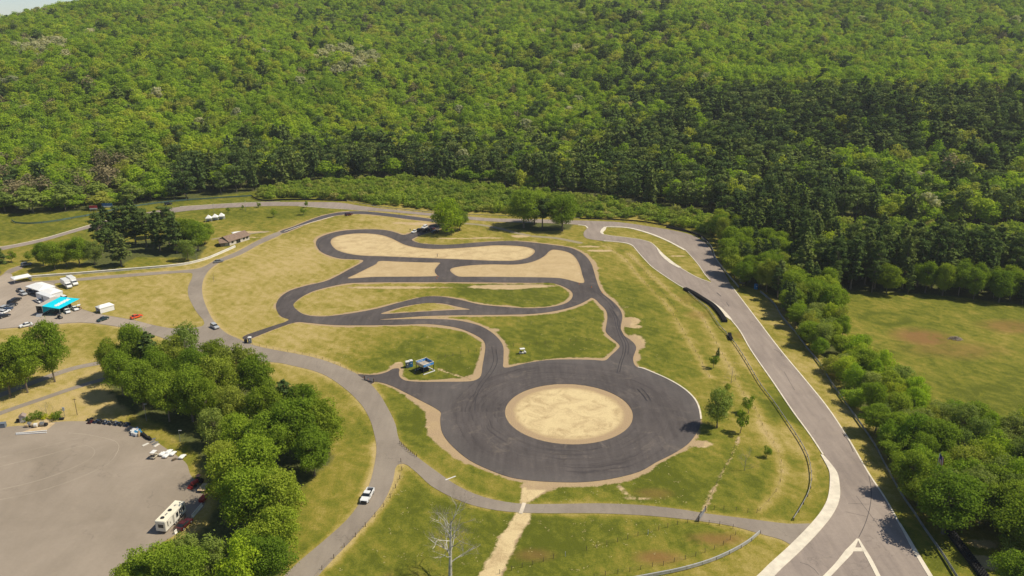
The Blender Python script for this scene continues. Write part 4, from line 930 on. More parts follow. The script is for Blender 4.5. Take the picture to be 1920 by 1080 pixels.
# ------------------------------------------------------------------ barriers, fences
M_rail = pmat('galvanised_rail', (.45, .44, .40), .45, .2, .6, .4); M_railgreen = pmat('green_rail', (.10, .17, .14), .6, .2, .5)
M_raildark = pmat('dark_rail', (.24, .25, .24), .5, .3, .6, .2); M_black = pmat('black_rubber', (.018, .018, .019), .8, .3, 1.5)
M_wood = pmat('weathered_wood', (.14, .105, .07), .9, .25, 2.); M_white = pmat('white_paint', (.80, .79, .76), .5, .05, .5)
M_whitewall = pmat('white_wall', (.78, .74, .66), .7, .12, .4); M_glass = pmat('dark_glass', (.02, .025, .03), .12, .2, .5, 0, .6)
M_metal = pmat('grey_metal', (.33, .33, .33), .4, .15, 1., .5); M_dark = pmat('dark_plastic', (.03, .03, .035), .5, .3, 1.)
M_fabric = pmat('white_canvas', (.86, .85, .82), .7, .05, .3); M_steel = pmat('light_metal', (.55, .55, .54), .4, .1, 1., .3)
M_tan = pmat('plywood', (.56, .42, .24), .8, .15, .6)
def rel(pts): x0, y0 = pts[0]; return [(x-x0, y-y0) for x, y in pts], (x0, y0)
def guardrail(pts, label, mat, h=.78, band=.34, step=4.0, two=False, group=None, thick=.10, postmat=None):
    c = resample(smooth(GL(pts), False, 5), 2.); L, (x0, y0) = rel(c); t = thing('guardrail', label, 'guardrail', (x0, y0, 0), 0, group)
    mb = MB(); ribbon(mb, L, thick, h-band, h); mb.build('rail', mat, t)
    if two: mb = MB(); ribbon(mb, L, thick, h-band*2.3, h-band*1.3); mb.build('rail', mat, t)
    P = resample(L, step)[:100]; m0 = MB(); m0.box(-.09, .09, -.09, .09, -.2, h-.04-band*0)
    po = m0.build('post', postmat or M_wood, t)
    for k, (x, y) in enumerate(P):
        q = po if k == 0 else link(po.copy(), t); q.location = (x+.12, y+.03, 0)
    return t
guardrail([(1361,626),(1366,633),(1375,642),(1400,680),(1425,722),(1450,755),(1475,792),(1500,830),(1513,855),(1518,872),(1521,897),(1517,922),(1502,952),(1487,976)], 'long curved guardrail on the lawn left of the race track', M_rail, .8)
guardrail([(1424,1001),(1405,1017),(1375,1035),(1330,1055),(1275,1071),(1225,1081),(1160,1093)], 'double guardrail curving along the lawn at the bottom, below the footpath', M_steel, .95, .34, 4, True, None, .22)
guardrail([(1290,549),(1310,566),(1328,582),(1342,603),(1350,614),(1361,625)], 'pale guardrail right behind the black tyre wall', M_rail, .8)
guardrail([(1487,620),(1515,657),(1535,682),(1565,730),(1590,765),(1615,800),(1640,837),(1655,866),(1690,930),(1712,962),(1730,990),(1765,1040),(1790,1080),(1815,1118)], 'long dark guardrail between the race track verge and the right tree belt', M_raildark, 1.0, .34, 4, True)
guardrail([(1425,548),(1450,570),(1467,597),(1487,620)], 'guardrail stretch below the blue portable toilet', M_raildark, 1.0, .4, 4, True)
guardrail([(1315,447),(1333,463),(1342,486),(1362,513),(1385,540)], 'guardrail round the outside of the far right bend', M_rail, 1.0, .4, 4, True)
guardrail([(22,415),(32,420),(62,421),(100,417),(135,411),(170,405),(230,392),(300,382),(350,377),(400,373.5),(440,371),(472,369)], 'green barrier at the foot of the forest along the far left lawn', M_railgreen, 1.3, .9, 8)
guardrail([(472,369),(482,375),(500,378),(522,376.5),(560,376),(600,376.5),(650,378)], 'dark barrier beside the far straight above the young trees', M_black, 1.2, 1.0, 8)
guardrail([(650,378),(675,383),(712,390),(775,396.5),(812,400),(875,404),(930,406),(970,407),(1040,409.5),(1087,411.5)], 'white topped guardrail between the far straight and the scrub', M_rail, 1.0, .3, 6)
guardrail([(1087,411.5),(1150,413.5),(1200,417),(1237,423),(1280,432),(1315,446)], 'black guardrail round the far right bend of the track', M_black, 1.1, .8, 5)
# tyre walls: bundles of stacked tyres
def ring(mb, cx, cy, z0, r=.33, w=.24, ri=.17, n=10, mi=0):
    pr = [(r*.9, z0), (r, z0+w*.3), (r, z0+w*.7), (r*.9, z0+w), (ri, z0+w*.85), (ri, z0+w*.15)]; vs = []; fs = []
    for i in range(n):
        a = 2*math.pi*i/n
        for (q, z) in pr: vs.append((cx+q*math.cos(a), cy+q*math.sin(a), z))
    for i in range(n):
        j = (i+1) % n
        for k in range(6): l = (k+1) % 6; fs.append((i*6+k, j*6+k, j*6+l, i*6+l))
    mb.add(vs, fs, mi)
def tyre_wall(pts, label, rows=2, step=.68, hgt=4, name='tyre_wall'):
    c = resample(smooth(GL(pts), False, 5), step); L, (x0, y0) = rel(c); t = thing(name, label, 'tyre wall', (x0, y0, 0))
    mb = MB()
    for q in range(rows):
        for k in range(hgt): ring(mb, 0, q*.66, k*.25, .34)
    base = mb.build('tyre_stack', M_black, t); L = L[:100]
    for k, (x, y) in enumerate(L):
        a = L[min(k+1, len(L)-1)]; b_ = L[max(k-1, 0)]; q = base if k == 0 else link(base.copy(), t)
        q.location = (x, y, 0); q.rotation_euler = (0, 0, math.atan2(a[1]-b_[1], a[0]-b_[0]))
tyre_wall([(1282,543.5),(1297,551),(1312,560.5),(1330,571.5),(1340,581),(1348,591),(1356,604)], 'curved black tyre wall inside the bend of the race track', 3)
tyre_wall([(1250,427),(1268,431),(1295,437),(1312,444),(1325,455)], 'black tyre wall outside the far right bend of the track', 2, .9)
tyre_wall([(1771,994),(1790,1020),(1812,1049),(1838,1083),(1860,1112)], 'dark tyre wall beside the clearing at the lower right', 3)
tyre_wall([(1366,628),(1367,634),(1369,638)], 'short tyre stack at the end of the guardrail by the track', 2)

def fence(posts, label, h=1.2, group=None, r=.055, explicit=True, step=6., wires=(.45, 1.0)):
    P = GL(posts) if explicit else resample(smooth(GL(posts), False, 5), step)
    L, (x0, y0) = rel(P); t = thing('wire_fence', label, 'fence', (x0, y0, 0), 0, group)
    mb = MB(); mb.tube([(0, 0, -.2), (0, 0, h)], r, 6); po = mb.build('post', M_wood, t)
    for k, (x, y) in enumerate(L[:100]):
        q = po if k == 0 else link(po.copy(), t); q.location = (x, y, 0); q.rotation_euler = (random.uniform(-.05, .05), random.uniform(-.05, .05), 0)
    for w in wires: mb = MB(); mb.tube([(x, y, w*h/1.25) for x, y in L], .014, 3); mb.build('wire', M_wood, t)
    return t
fence([(937,1076),(959,1070),(979,1064),(999,1059),(1019,1053),(1038,1047)], 'six post wire fence at the bottom edge right of the straw strip')
fence([(1100,1032),(1119,1026),(1138,1021),(1158,1016),(1177,1011),(1196,1005),(1215,1000),(1235,994),(1252,989),(1270,984),(1289,980),(1309,981),(1329,983),(1349,985),(1374,991),(1379,1003)], 'wire fence on the lawn just below the right part of the footpath')
fence([(1369,1012),(1356,1022),(1339,1031),(1322,1036),(1304,1043),(1285,1049),(1264,1054),(1244,1060),(1223,1063),(1201,1068),(1181,1072),(1158,1075),(1135,1079),(1114,1085)], 'wire fence following the inside of the lowest guardrail')
fence([(821,673),(835,670),(849,667),(864,664),(879,661),(893,659),(903,657)], 'wire fence on the lawn right of the timing platform')
fence([(949,650),(963,649),(979,648),(993,647),(1007,646),(1022,645),(1038,643),(1054,642),(1070,641),(1080,641),(1099,639),(1112,638)], 'wire fence on the lawn above the white golf cart')
fence([(1339,955),(1357,955.5),(1380,958),(1402,961),(1419,962)], 'short wire fence along the upper side of the footpath at the right')
fence([(474,647),(500,652),(520,656.5),(548,661),(575,666),(595,671),(612,676),(630,683),(645,689.5),(660,697),(671,701)], 'low wire fence between the paved road and the dry lawn', .9, None, .05, False, 3.2)
fence([(752,866),(754,880),(750,897),(742,915),(727,940),(711,960),(700,972),(680,993),(655,1018),(635,1036),(622,1052),(608,1064),(595,1079),(585,1092)], 'wire fence along the right side of the curving paved road', 1.2, None, .08, False, 4.2)
fence([(750,832),(758,839),(765,846),(771,850),(776,854),(781,857)], 'short dark picket fence where the footpath leaves the paved road', 1.0, None, .09, False, 1.0)
fence(SURF_ROWS[0], 'old wire fence running down the slope, nearer the kart track', .8, None, .05, False, 5.2, (.6,))
fence(SURF_ROWS[1], 'old wire fence running down the slope, nearer the race track', .8, None, .05, False, 5.2, (.6,))
fence([(1387,815),(1378,836),(1372,855),(1360,875),(1352,892),(1345,905),(1335,925),(1327,942),(1323,955)], 'old wire fence below the slim green tree running down to the footpath', .8, None, .05, False, 4., (.6,))
fence([(1160,461),(1200,500),(1240,545),(1270,585)], 'row of low stakes above the old slope fences', .7, None, .05, False, 3.2, (.5,))
fence([(823,690.5),(838,696),(853,701),(868,706),(882,712)], 'low straw coloured edging fence running from the timing platform', .35, None, .05, False, 3., (.3,))
# gate over the footpath
def gate(a, b_, label, h=1.3):
    (x0, y0), (x1, y1) = G(*a), G(*b_); L = math.hypot(x1-x0, y1-y0); t = thing('gate', label, 'gate', (x0, y0, 0), math.atan2(y1-y0, x1-x0))
    for x in (0, L): mb = MB(); mb.box(x-.12, x+.12, -.12, .12, -.2, h+.25, 0, .02); mb.build('post', M_wood, t)
    mb = MB()
    for z in (.25, .6, .95, h): mb.box(.14, L-.14, -.05, .05, z-.05, z+.05)
    for x in (.2, L/3, 2*L/3, L-.2): mb.box(x-.05, x+.05, -.048, .048, .2, h+.04)
    mb.build('gate_leaf', M_metal, t)
gate((1322,959), (1310,978), 'dark metal gate standing across the footpath at the right')
gate((684,712), (701,717), 'low dark gate where the kart track meets the paved road')
wall_c = resample(smooth(GL([(54,521),(100,517.5),(150,514),(225,508),(325,499.5),(350,496),(387,486.5),(415,475),(441,463.5)]), False, 5), 2.5); L, (x0, y0) = rel(wall_c)
t = thing('low_wall', 'long low white wall between the tree group and the paved road', 'wall', (x0, y0, 0))
mb = MB(); ribbon(mb, L, .6, -.1, .85); mb.build('wall', M_whitewall, t); mb = MB(); ribbon(mb, L, .8, .85, .98); mb.build('coping', M_whitewall, t)
def barrier_blocks(a, b_, n, label, grp):
    (x0, y0), (x1, y1) = G(*a), G(*b_); an = math.atan2(y1-y0, x1-x0); L = math.hypot(x1-x0, y1-y0)/n
    for k in range(n):
        mb = MB(); mb.prism([(-.3, 0), (.3, 0), (.3, .12), (.12, .35), (.09, .85), (-.09, .85), (-.12, .35), (-.3, .12)], -L*.47, L*.47)
        o = mb.build('concrete_barrier', M_whitewall); f = (k+.5)/n; o.location = (x0+(x1-x0)*f, y0+(y1-y0)*f, 0); o.rotation_euler = (0, 0, an-math.pi/2); tag(o, label, 'barrier', grp)
barrier_blocks((360,971), (379,948), 5, 'pale concrete barrier in the row behind the camper trailer', 'concrete barriers at the lot edge')
barrier_blocks((327,1002), (346,983), 4, 'pale concrete barrier in the row beside the camper trailer', 'concrete barriers beside the camper')

# ------------------------------------------------------------------ vehicles (forward is +x)
def hd(a, b_): (x0, y0), (x1, y1) = G(*a), G(*b_); return math.atan2(y1-y0, x1-x0)
PAINT = {'white': (.82, .82, .80), 'silver': (.45, .47, .48), 'grey': (.20, .21, .22), 'black': (.02, .02, .022), 'darkgreen': (.02, .05, .045), 'blue': (.02, .05, .12), 'orange': (.80, .10, .015), 'red': (.08, .012, .012)}
def paint(c): return pmat('car_paint_'+c, PAINT[c], .28, .05, .5, .0, .6)
def wheels(t, xs_, w, r=.33, rim=True):
    for x in xs_:
        for s in (-1, 1):
            mb = MB(); mb.tube([(x, s*w-s*.2, r), (x, s*w, r)], r, 12); q = mb.build('wheel', M_black, t)
            if rim: mb = MB(); mb.tube([(x, s*w, r), (x, s*w+s*.02, r)], r*.6, 8); mb.build('rim', M_steel, q)
def car(px, py, rz, col, label, style='sedan', group=None, cat='car'):
    x, y = G(px, py); t = thing('parked_car' if cat == 'car' else 'pickup_truck', label, cat, (x, y, .09), rz, group); P = paint(col); mb = MB(); gl = MB(); rf = MB()
    if style == 'sedan':
        mb.prism([(-2.3,.32),(2.2,.30),(2.32,.5),(2.25,.72),(1.95,.82),(1.0,.93),(-1.55,.98),(-2.2,.93),(-2.32,.6)], -.9, .9, 0, .10)
        gl.prism([(1.05,.92),(.3,1.36),(-.95,1.40),(-1.75,.97)], -.82, .82, 0, .2); rf.prism([(.34,1.33),(.2,1.40),(-.85,1.44),(-1.05,1.37)], -.66, .66); w = .9
    elif style == 'suv':
        mb.prism([(-2.35,.38),(2.2,.36),(2.36,.6),(2.3,.9),(2.0,1.02),(1.0,1.1),(-2.25,1.14),(-2.38,.7)], -.94, .94, 0, .08)
        gl.prism([(1.0,1.08),(.35,1.62),(-1.95,1.66),(-2.28,1.12)], -.87, .87, 0, .16); rf.prism([(.42,1.59),(.2,1.68),(-1.85,1.72),(-2.0,1.63)], -.74, .74); w = .94
    else:
        mb.prism([(-2.9,.45),(2.75,.42),(2.9,.7),(2.85,1.05),(2.6,1.15),(1.35,1.24),(-.75,1.26),(-.75,.72),(-2.9,.72)], -.98, .98, 0, .04)
        for s in (-1, 1): mb.box(-2.9, -.76, s*.90-.08, s*.90+.08, .70, 1.26, 0, .02)
        mb.box(-2.92, -2.80, -.81, .81, .70, 1.25); bed = MB(); bed.box(-2.79, -.78, -.81, .81, .722, .76); bed.build('truck_bed', M_dark, t)
        gl.prism([(1.3,1.22),(.55,1.78),(-.55,1.82),(-.78,1.25)], -.90, .90, 0, .14); rf.prism([(.62,1.75),(.4,1.84),(-.5,1.88),(-.62,1.78)], -.78, .78); w = .98
        gr = MB(); gr.box(2.88, 2.93, -.7, .7, .55, .98); gr.build('grille', M_dark, t)
        for s in (-1, 1): m2 = MB(); m2.box(.9, 1.1, s*1.0, s*1.2, 1.2, 1.38) if s > 0 else m2.box(.9, 1.1, -1.2, -1.0, 1.2, 1.38); m2.build('wing_mirror', M_dark, t)
    mb.build('body', P, t); gl.build('windows', M_glass, t); rf.build('roof', P, t)
    xf = {'sedan': (-1.4, 1.42), 'suv': (-1.4, 1.42), 'pickup': (-1.8, 1.85)}[style]; wheels(t, xf, w, .34 if style != 'pickup' else .4)
    fx = {'sedan': 2.2, 'suv': 2.25, 'pickup': 2.84}[style]; fz = {'sedan': .62, 'suv': .8, 'pickup': .9}[style]
    for s in (-1, 1): m2 = MB(); m2.box(fx-.05, fx+.08, s*.68-.15, s*.68+.15, fz-.08, fz+.08); m2.build('headlight', M_steel, t)
    return t
car(689, 934, hd((696,921), (682,946)), 'white', 'white pickup truck with a dark bed driving down the curving paved road', 'pickup', None, 'pickup truck')
car(403, 615, hd((398,612), (409,619)), 'silver', 'silver car on the paved road above the grove', 'suv')
car(256, 596, hd((244,599), (268,592)), 'orange', 'bright orange car on the grass edge above the grove', 'sedan')
car(193, 601, hd((201,598), (184,604)), 'darkgreen', 'dark green car driving on the paved road left of the orange car', 'sedan')
car(126, 586, hd((121,582), (132,591)), 'white', 'white car in front of the blue awning, nearer the awning', 'sedan')
car(141, 581, hd((136,578), (147,585)), 'white', 'white car at the right tip of the blue awning', 'sedan')
car(74, 567, hd((68,564), (80,570)), 'white', 'white car below the white race trailer', 'sedan')
car(122, 562, hd((114,559), (130,566)), 'white', 'white van-like car mostly hidden behind the blue awning', 'suv')
car(44, 553, hd((37,550), (51,557)), 'silver', 'silver estate car beside the open end of the big marquee', 'suv')
car(57, 550, hd((51,547), (65,554)), 'grey', 'dark grey car half under the open end of the big marquee', 'suv')
car(37, 546, hd((40,549), (34,541)), 'black', 'black car parked behind the silver estate car', 'sedan')
car(24, 569, hd((17,572), (32,565)), 'black', 'black car on the paved area, left of a matching pair', 'suv')
car(31, 565, hd((24,568), (38,561)), 'black', 'black car on the paved area, right of a matching pair', 'suv')
car(17, 578, hd((11,581), (24,575)), 'grey', 'grey car just below the pair of black cars', 'sedan')
car(23, 575, hd((17,577), (29,572)), 'black', 'dark car behind the grey car at the left', 'sedan')
car(5, 582, hd((12,579), (-2,585)), 'silver', 'silver car at the left edge above the white car', 'suv')
car(9, 587, hd((2,590), (16,584)), 'white', 'white car at the left edge above the long black car', 'sedan')
car(8, 595, hd((-2,598), (17,592)), 'black', 'long black car at the left edge, lowest of the parked row', 'sedan')
car(14, 583, hd((8,585), (20,580)), 'blue', 'dark blue car squeezed between the grey and the white car at the left', 'sedan')
car(49, 612, hd((58,610), (41,614)), 'white', 'white car parked at the lower edge of the paved area behind the left trees', 'sedan')
car(50, 498, hd((43,499), (57,496)), 'grey', 'grey car parked at the far end of the paved area near the small trees', 'suv')
car(410, 492, hd((403,493), (417,491)), 'grey', 'grey car on the paved road just below the brown house', 'sedan')
car(654, 404, hd((649,405), (660,403)), 'red', 'dark red car on the inner edge of the link road bend', 'suv')
car(777, 436, hd((783,433), (771,439)), 'white', 'white car left of the dark cars under the bright green tree', 'sedan')
car(787, 433.5, hd((782,436), (792,431)), 'black', 'black car second from the left under the bright green tree', 'suv')
car(796, 428, hd((803,425), (790,431)), 'white', 'white car behind the dark cars under the bright green tree', 'suv')
car(801, 433.5, hd((793,436), (809,431)), 'black', 'long black car in the row under the bright green tree', 'pickup', None, 'pickup truck')
car(811, 430.5, hd((805,433), (817,428)), 'red', 'dark red car at the right end of the row under the bright green tree', 'sedan')
car(816, 437, hd((809,439), (823,435)), 'black', 'black car in the shade of the bright green tree', 'suv')
car(316, 384, hd((308,385), (325,383)), 'black', 'black car at the far straight behind the pine group', 'suv')
car(346, 987, hd((338,995), (354,980)), 'red', 'dark red car in the shade behind the camper trailer', 'sedan')

def box_truck(px, py, rz, label):
    x, y = G(px, py); t = thing('box_truck', label, 'truck', (x, y, .02), rz); P = paint('white')
    mb = MB(); mb.box(-4.2, 1.5, -1.2, 1.2, .95, 3.35, 0, .05); mb.build('cargo_box', P, t)
    mb = MB(); mb.box(-4.1, 3.0, -.5, .5, .55, .9); mb.build('chassis', M_dark, t)
    mb = MB(); mb.prism([(1.6,.55),(3.9,.55),(4.0,1.0),(3.75,1.45),(3.1,1.6),(2.6,2.35),(1.6,2.4)], -1.05, 1.05, 0, .08); mb.build('cab', P, t)
    mb = MB(); mb.prism([(3.14,1.62),(2.67,2.25),(2.62,2.2),(3.08,1.58)], -.95, .95); mb.build('windscreen', M_glass, t)
    for s in (-1, 1): mb = MB(); mb.box(1.8, 2.7, s*1.03-.02, s*1.03+.02, 1.55, 2.1); mb.build('side_window', M_glass, t)
    wheels(t, (-2.6, 2.9), 1.1, .45); return t
box_truck(126, 538, hd((119,533), (134,543)), 'white box truck on the grass edge, nearer of two')
box_truck(137, 533, hd((130,528), (145,537)), 'white box truck on the grass edge, farther of two')

def golf_cart(px, py, rz, label, col=(.82, .80, .74), roofc=None):
    x, y = G(px, py); t = thing('golf_cart', label, 'golf cart', (x, y, .06), rz); P = pmat('cart_body_%d' % int(col[0]*100), col, .4, .05)
    mb = MB(); mb.prism([(-1.2,.3),(1.2,.3),(1.25,.55),(.9,.85),(.55,.85),(.5,.4),(-.1,.4),(-.15,.62),(-1.15,.7)], -.58, .58); mb.build('body', P, t)
    mb = MB(); mb.box(-.75, -.2, -.52, .52, .66, .80); mb.box(-.85, -.75, -.52, .52, .68, 1.2); mb.build('seat', M_dark, t)
    mb = MB(); mb.box(-1.05, .75, -.62, .62, 1.85, 1.93, 0, .03); mb.build('roof', roofc or M_white, t)
    for sx, sx2 in ((-.95, -.95), (.85, .6)):
        for s in (-.54, .54): mb = MB(); mb.tube([(sx, s, .6), (sx2, s, 1.86)], .025, 5); mb.build('roof_post', M_dark, t)
    wheels(t, (-.8, .82), .58, .23, False); return t
golf_cart(980, 663, hd((974,663), (987,662)), 'white roofed golf cart alone on the lawn above the skid pad')
golf_cart(290, 858, hd((286,862), (294,855)), 'cream golf cart at the edge of the parking lot beside the covered karts', (.62, .55, .42))
golf_cart(149, 580, hd((146,583), (152,577)), 'beige golf cart right of the white cars by the blue awning', (.5, .36, .22))
golf_cart(113, 597, hd((108,595), (118,599)), 'dark golf cart standing below the blue awning', (.05, .05, .05), M_dark)

# camper trailer
a, b_ = (303, 1001), (341, 961); (x0, y0), (x1, y1) = G(*a), G(*b_); L = math.hypot(x1-x0, y1-y0)
t = thing('camper_trailer', 'long white camper trailer with dark windows parked on the lot', 'camper', (x0, y0, .05), math.atan2(y1-y0, x1-x0))
W = 1.3; P = pmat('camper_shell', (.80, .76, .66), .5, .06, .4); mb = MB(); mb.box(0, L, -W, W, .6, 3.3, 0, .10); mb.build('body', P, t)
mb = MB(); mb.box(.1, L-.1, -W+.06, W-.06, 3.3, 3.36); mb.build('roof', pmat('camper_roof', (.86, .80, .62), .7, .06, .4), t)
for x in (L*.16, L*.52): mb = MB(); mb.tube([(x, .1, 3.37), (x, .1, 3.55)], .45, 12); mb.build('roof_vent', M_dark, t)
for x in (L*.30, L*.36, L*.74): mb = MB(); mb.box(x-.15, x+.15, -.1, .2, 3.36, 3.48); mb.build('roof_hatch', M_metal, t)
for (xa, xb, za, zb) in ((L*.84, L*.93, 1.5, 2.7), (L*.52, L*.62, 1.45, 2.7), (L*.10, L*.13, 1.5, 2.8)): mb = MB(); mb.box(xa, xb, -W-.03, -W+.02, za, zb); mb.build('window', M_glass, t)
mb = MB(); mb.box(L*.66, L*.78, -W-.025, -W+.02, .8, 2.85); mb.build('graphic_panel', M_dark, t)
mb = MB(); mb.box(L*.67, L*.77, -W-.04, -W-.028, 1.25, 1.75); mb.box(L*.70, L*.735, -W-.04, -W-.028, 1.9, 2.5); mb.build('stripe', M_white, t)
mb = MB()
for x in (L*.36, L*.40): mb.box(x, x+.12, -W-.03, -W+.02, .9, 2.9)
mb.build('door_frame', M_dark, t)
mb = MB(); mb.box(L*.17, L*.29, -W-.05, -W+.02, .9, 2.7, 0, .01); d = mb.build('door', P, t); mb = MB(); mb.box(L*.22, L*.24, -W-.08, -W-.05, 1.6, 2.1); mb.build('door_window', M_dark, d)
mb = MB(); mb.box(-.03, .02, -.75, .55, 1.6, 2.5); mb.build('window', M_glass, t)
wheels(t, (L*.45, L*.53), 1.25, .38); mb = MB(); mb.box(L, L+1.4, -.08, .08, .5, .62); mb.build('tow_bar', M_dark, t)
# lattice panels leaning beside the camper
for k, (px, py) in enumerate(((331, 990), (337, 984), (343, 978))):
    x, y = G(px, py); mb = MB(); 
    for i in range(9): mb.box(-1.3+i*.32, -1.25+i*.32, -.04, .04, 0, 1.2)
    for z in (.1, .6, 1.12): mb.box(-1.35, 1.35, -.03, .03, z, z+.07)
    o = mb.build('fence_panel', M_wood); o.location = (x, y, .05); o.rotation_euler = (.15, 0, hd((327,1000), (349,975))); tag(o, 'brown slatted panel propped beside the camper trailer', 'fence panel', 'slatted panels beside the camper')

# race transporter with the blue awning
M_cyan = pmat('cyan_awning', (.0, .62, .78), .6, .04, .3); (x0, y0), (x1, y1) = G(76, 592), G(110, 574); L = math.hypot(x1-x0, y1-y0)
t = thing('race_transporter', 'grey race transporter with open rear and a bright blue awning', 'trailer', (x0, y0, .06), math.atan2(y1-y0, x1-x0))
mb = MB(); mb.box(0, L, 1.25, 1.32, .9, 4.0); mb.box(0, L, -1.32, -1.25, .9, 4.0); mb.box(L-.07, L, -1.24, 1.24, .9, 4.0); mb.box(.01, L-.08, -1.24, 1.24, .85, .95); mb.build('body', pmat('transporter_grey', (.38, .37, .35), .5, .1, .4), t)
mb = MB(); mb.box(0, L, -1.34, 1.34, 4.0, 4.1); mb.build('roof', pmat('transporter_roof', (.50, .45, .38), .7, .1, .4), t)
mb = MB(); mb.box(.2, L-.2, -1.2, 1.2, .96, 2.3); mb.build('load', M_dark, t); wheels(t, (L*.22, L*.30), 1.25, .5)
mb = MB(); mb.prism([(-1.4, 0), (-1.4, .02), (0, .95), (0, .88)], -1.2, 1.2); mb.build('ramp', M_steel, t)
aw = MB(); D_ = 7.6
for q in (0, .05): aw.v += [(.2, -1.34, 3.98+q), (L+.3, -1.34, 3.98+q), (L+1.6, -1.34-D_, 3.0+q), (.6, -1.34-D_*.93, 3.0+q)]
aw.f += [(3, 2, 1, 0), (4, 5, 6, 7), (0, 1, 5, 4), (1, 2, 6, 5), (2, 3, 7, 6), (3, 0, 4, 7)]; aw.m += [0]*6; A = aw.build('awning', M_cyan, t)
mb = MB()      # pale lettering blurred by distance: brush-like band
for i in range(12):
    f = .16+.72*i/12; xx = .2+(L+.9)*f; wv = .55+.5*abs(math.sin(i*1.9)); yc = -1.34-D_*.55
    zc = 3.98-(yc+1.34)/(-D_)*.98*1.0+.062; sl_ = .98/D_
    mb.add([(xx, yc-wv, zc-wv*sl_), (xx+L*.062, yc-wv*.8, zc-wv*.8*sl_), (xx+L*.062, yc+wv, zc+wv*sl_), (xx, yc+wv*.8, zc+wv*.8*sl_)], [(0, 1, 2, 3)])
mb.build('awning_lettering', M_white, A)
mb = MB(); mb.add([(.2, -1.36, 3.95), (.6, -1.34-D_*.93, 2.98), (.5, -1.34-D_*.4, 2.7), (.2, -1.36, 1.2)], [(0, 1, 2, 3), (3, 2, 1, 0)]); mb.build('awning_side', M_cyan, A)
for (x, y) in ((.8, -1.34-D_*.9), (L*.5, -1.34-D_*.93), (L+1.4, -1.3-D_*.97)): mb = MB(); mb.tube([(x, y, 0), (x, y, 3.0)], .05, 6); mb.build('awning_leg', M_steel, t)
for k in range(3):
    mb = MB(); mb.box(-.9, .9, -.5, .5, 0, .95, 0, .05); mb.box(-.8, .8, -.45, .45, .96, 1.3); o = mb.build('work_bench', M_dark)
    c_ = Matrix.Rotation(t.rotation_euler.z, 3, 'Z')@Vector((2.5+k*4., -5.2, 0)); o.location = (x0+c_.x, y0+c_.y, .06); o.rotation_euler = (0, 0, t.rotation_euler.z); tag(o, 'dark workbench standing under the blue awning', 'workbench', 'workbenches under the awning')

# white race trailer below the marquees
(x0, y0), (x1, y1) = G(75, 562), G(101, 571); L = math.hypot(x1-x0, y1-y0)
t = thing('race_trailer', 'white closed race trailer between the marquees and the blue awning', 'trailer', (x0, y0, .05), math.atan2(y1-y0, x1-x0))
mb = MB(); mb.box(0, L, -1.25, 1.25, .8, 3.5, 0, .08); mb.build('body', paint('white'), t); mb = MB(); mb.box(L*.1, L*.9, -.6, .6, .5, .8); mb.build('chassis', M_dark, t)
wheels(t, (L*.62, L*.7), 1.2, .4); mb = MB(); mb.box(L*.42, L*.5, -1.5, -1.26, .5, 2.7); mb.build('side_door', M_metal, t); mb = MB(); mb.box(L, L+1.5, -.5, .5, .6, 1.6, 0, .1); mb.build('nose_box', paint('white'), t)

def tent(name, label, px, py, rz, W, D, h=2.6, hr=.9, closed=('b', 'l', 'r'), legs=True, group=None, frame=M_steel):
    x, y = G(px, py); t = thing(name, label, 'tent', (x, y, .05), rz, group); mb = MB(); e = .12; r_ = min(W, D)*.28
    mb.add([(-W/2-e, -D/2-e, h), (W/2+e, -D/2-e, h), (W/2+e, D/2+e, h), (-W/2-e, D/2+e, h), (-W/2+r_, 0, h+hr), (W/2-r_, 0, h+hr),
            (-W/2-e, -D/2-e, h-.3), (W/2+e, -D/2-e, h-.3), (W/2+e, D/2+e, h-.3), (-W/2-e, D/2+e, h-.3)],
           [(0, 1, 5, 4), (1, 2, 5), (2, 3, 4, 5), (3, 0, 4), (0, 6, 7, 1), (1, 7, 8, 2), (2, 8, 9, 3), (3, 9, 6, 0)]); mb.build('canopy', M_fabric, t)
    for cx in (-W/2, W/2):
        for cy in (-D/2, D/2): mb = MB(); mb.tube([(cx, cy, 0), (cx, cy, h)], .05, 6); mb.build('leg', frame, t)
    S = {'b': (-W/2, W/2, D/2-.03, D/2), 'f': (-W/2, W/2, -D/2, -D/2+.03), 'l': (-W/2, -W/2+.03, -D/2+.04, D/2-.04), 'r': (W/2-.03, W/2, -D/2+.04, D/2-.04)}
    for c in closed: q = S[c]; mb = MB(); mb.box(q[0], q[1], q[2], q[3], .03, h-.02); mb.build('side_wall', M_fabric, t)
    return t
h1 = hd((52,552), (72,541)); hA = hd((52,551), (88,563))
tent('marquee', 'big white marquee open towards the silver cars at the left', 78, 549, hA, 10.5, 7, 3.0, 1.0, ('b', 'r'))
tent('marquee', 'lower white marquee joined to the right end of the big marquee', 98, 557, hA, 7.5, 5.5, 2.7, .7, ('r', 'b'))
tent('party_tent', 'white lean-to tent at the left end of the long white wall', 41, 528, hd((28,531), (52,526)), 7, 5, 2.4, .5, ('r',))
tent('party_tent', 'lone white tent at the edge of the dry field, open to the left', 198, 583, hd((186,587), (211,580)), 5.8, 3.6, 2.3, .8, ('r', 'f', 'b'))
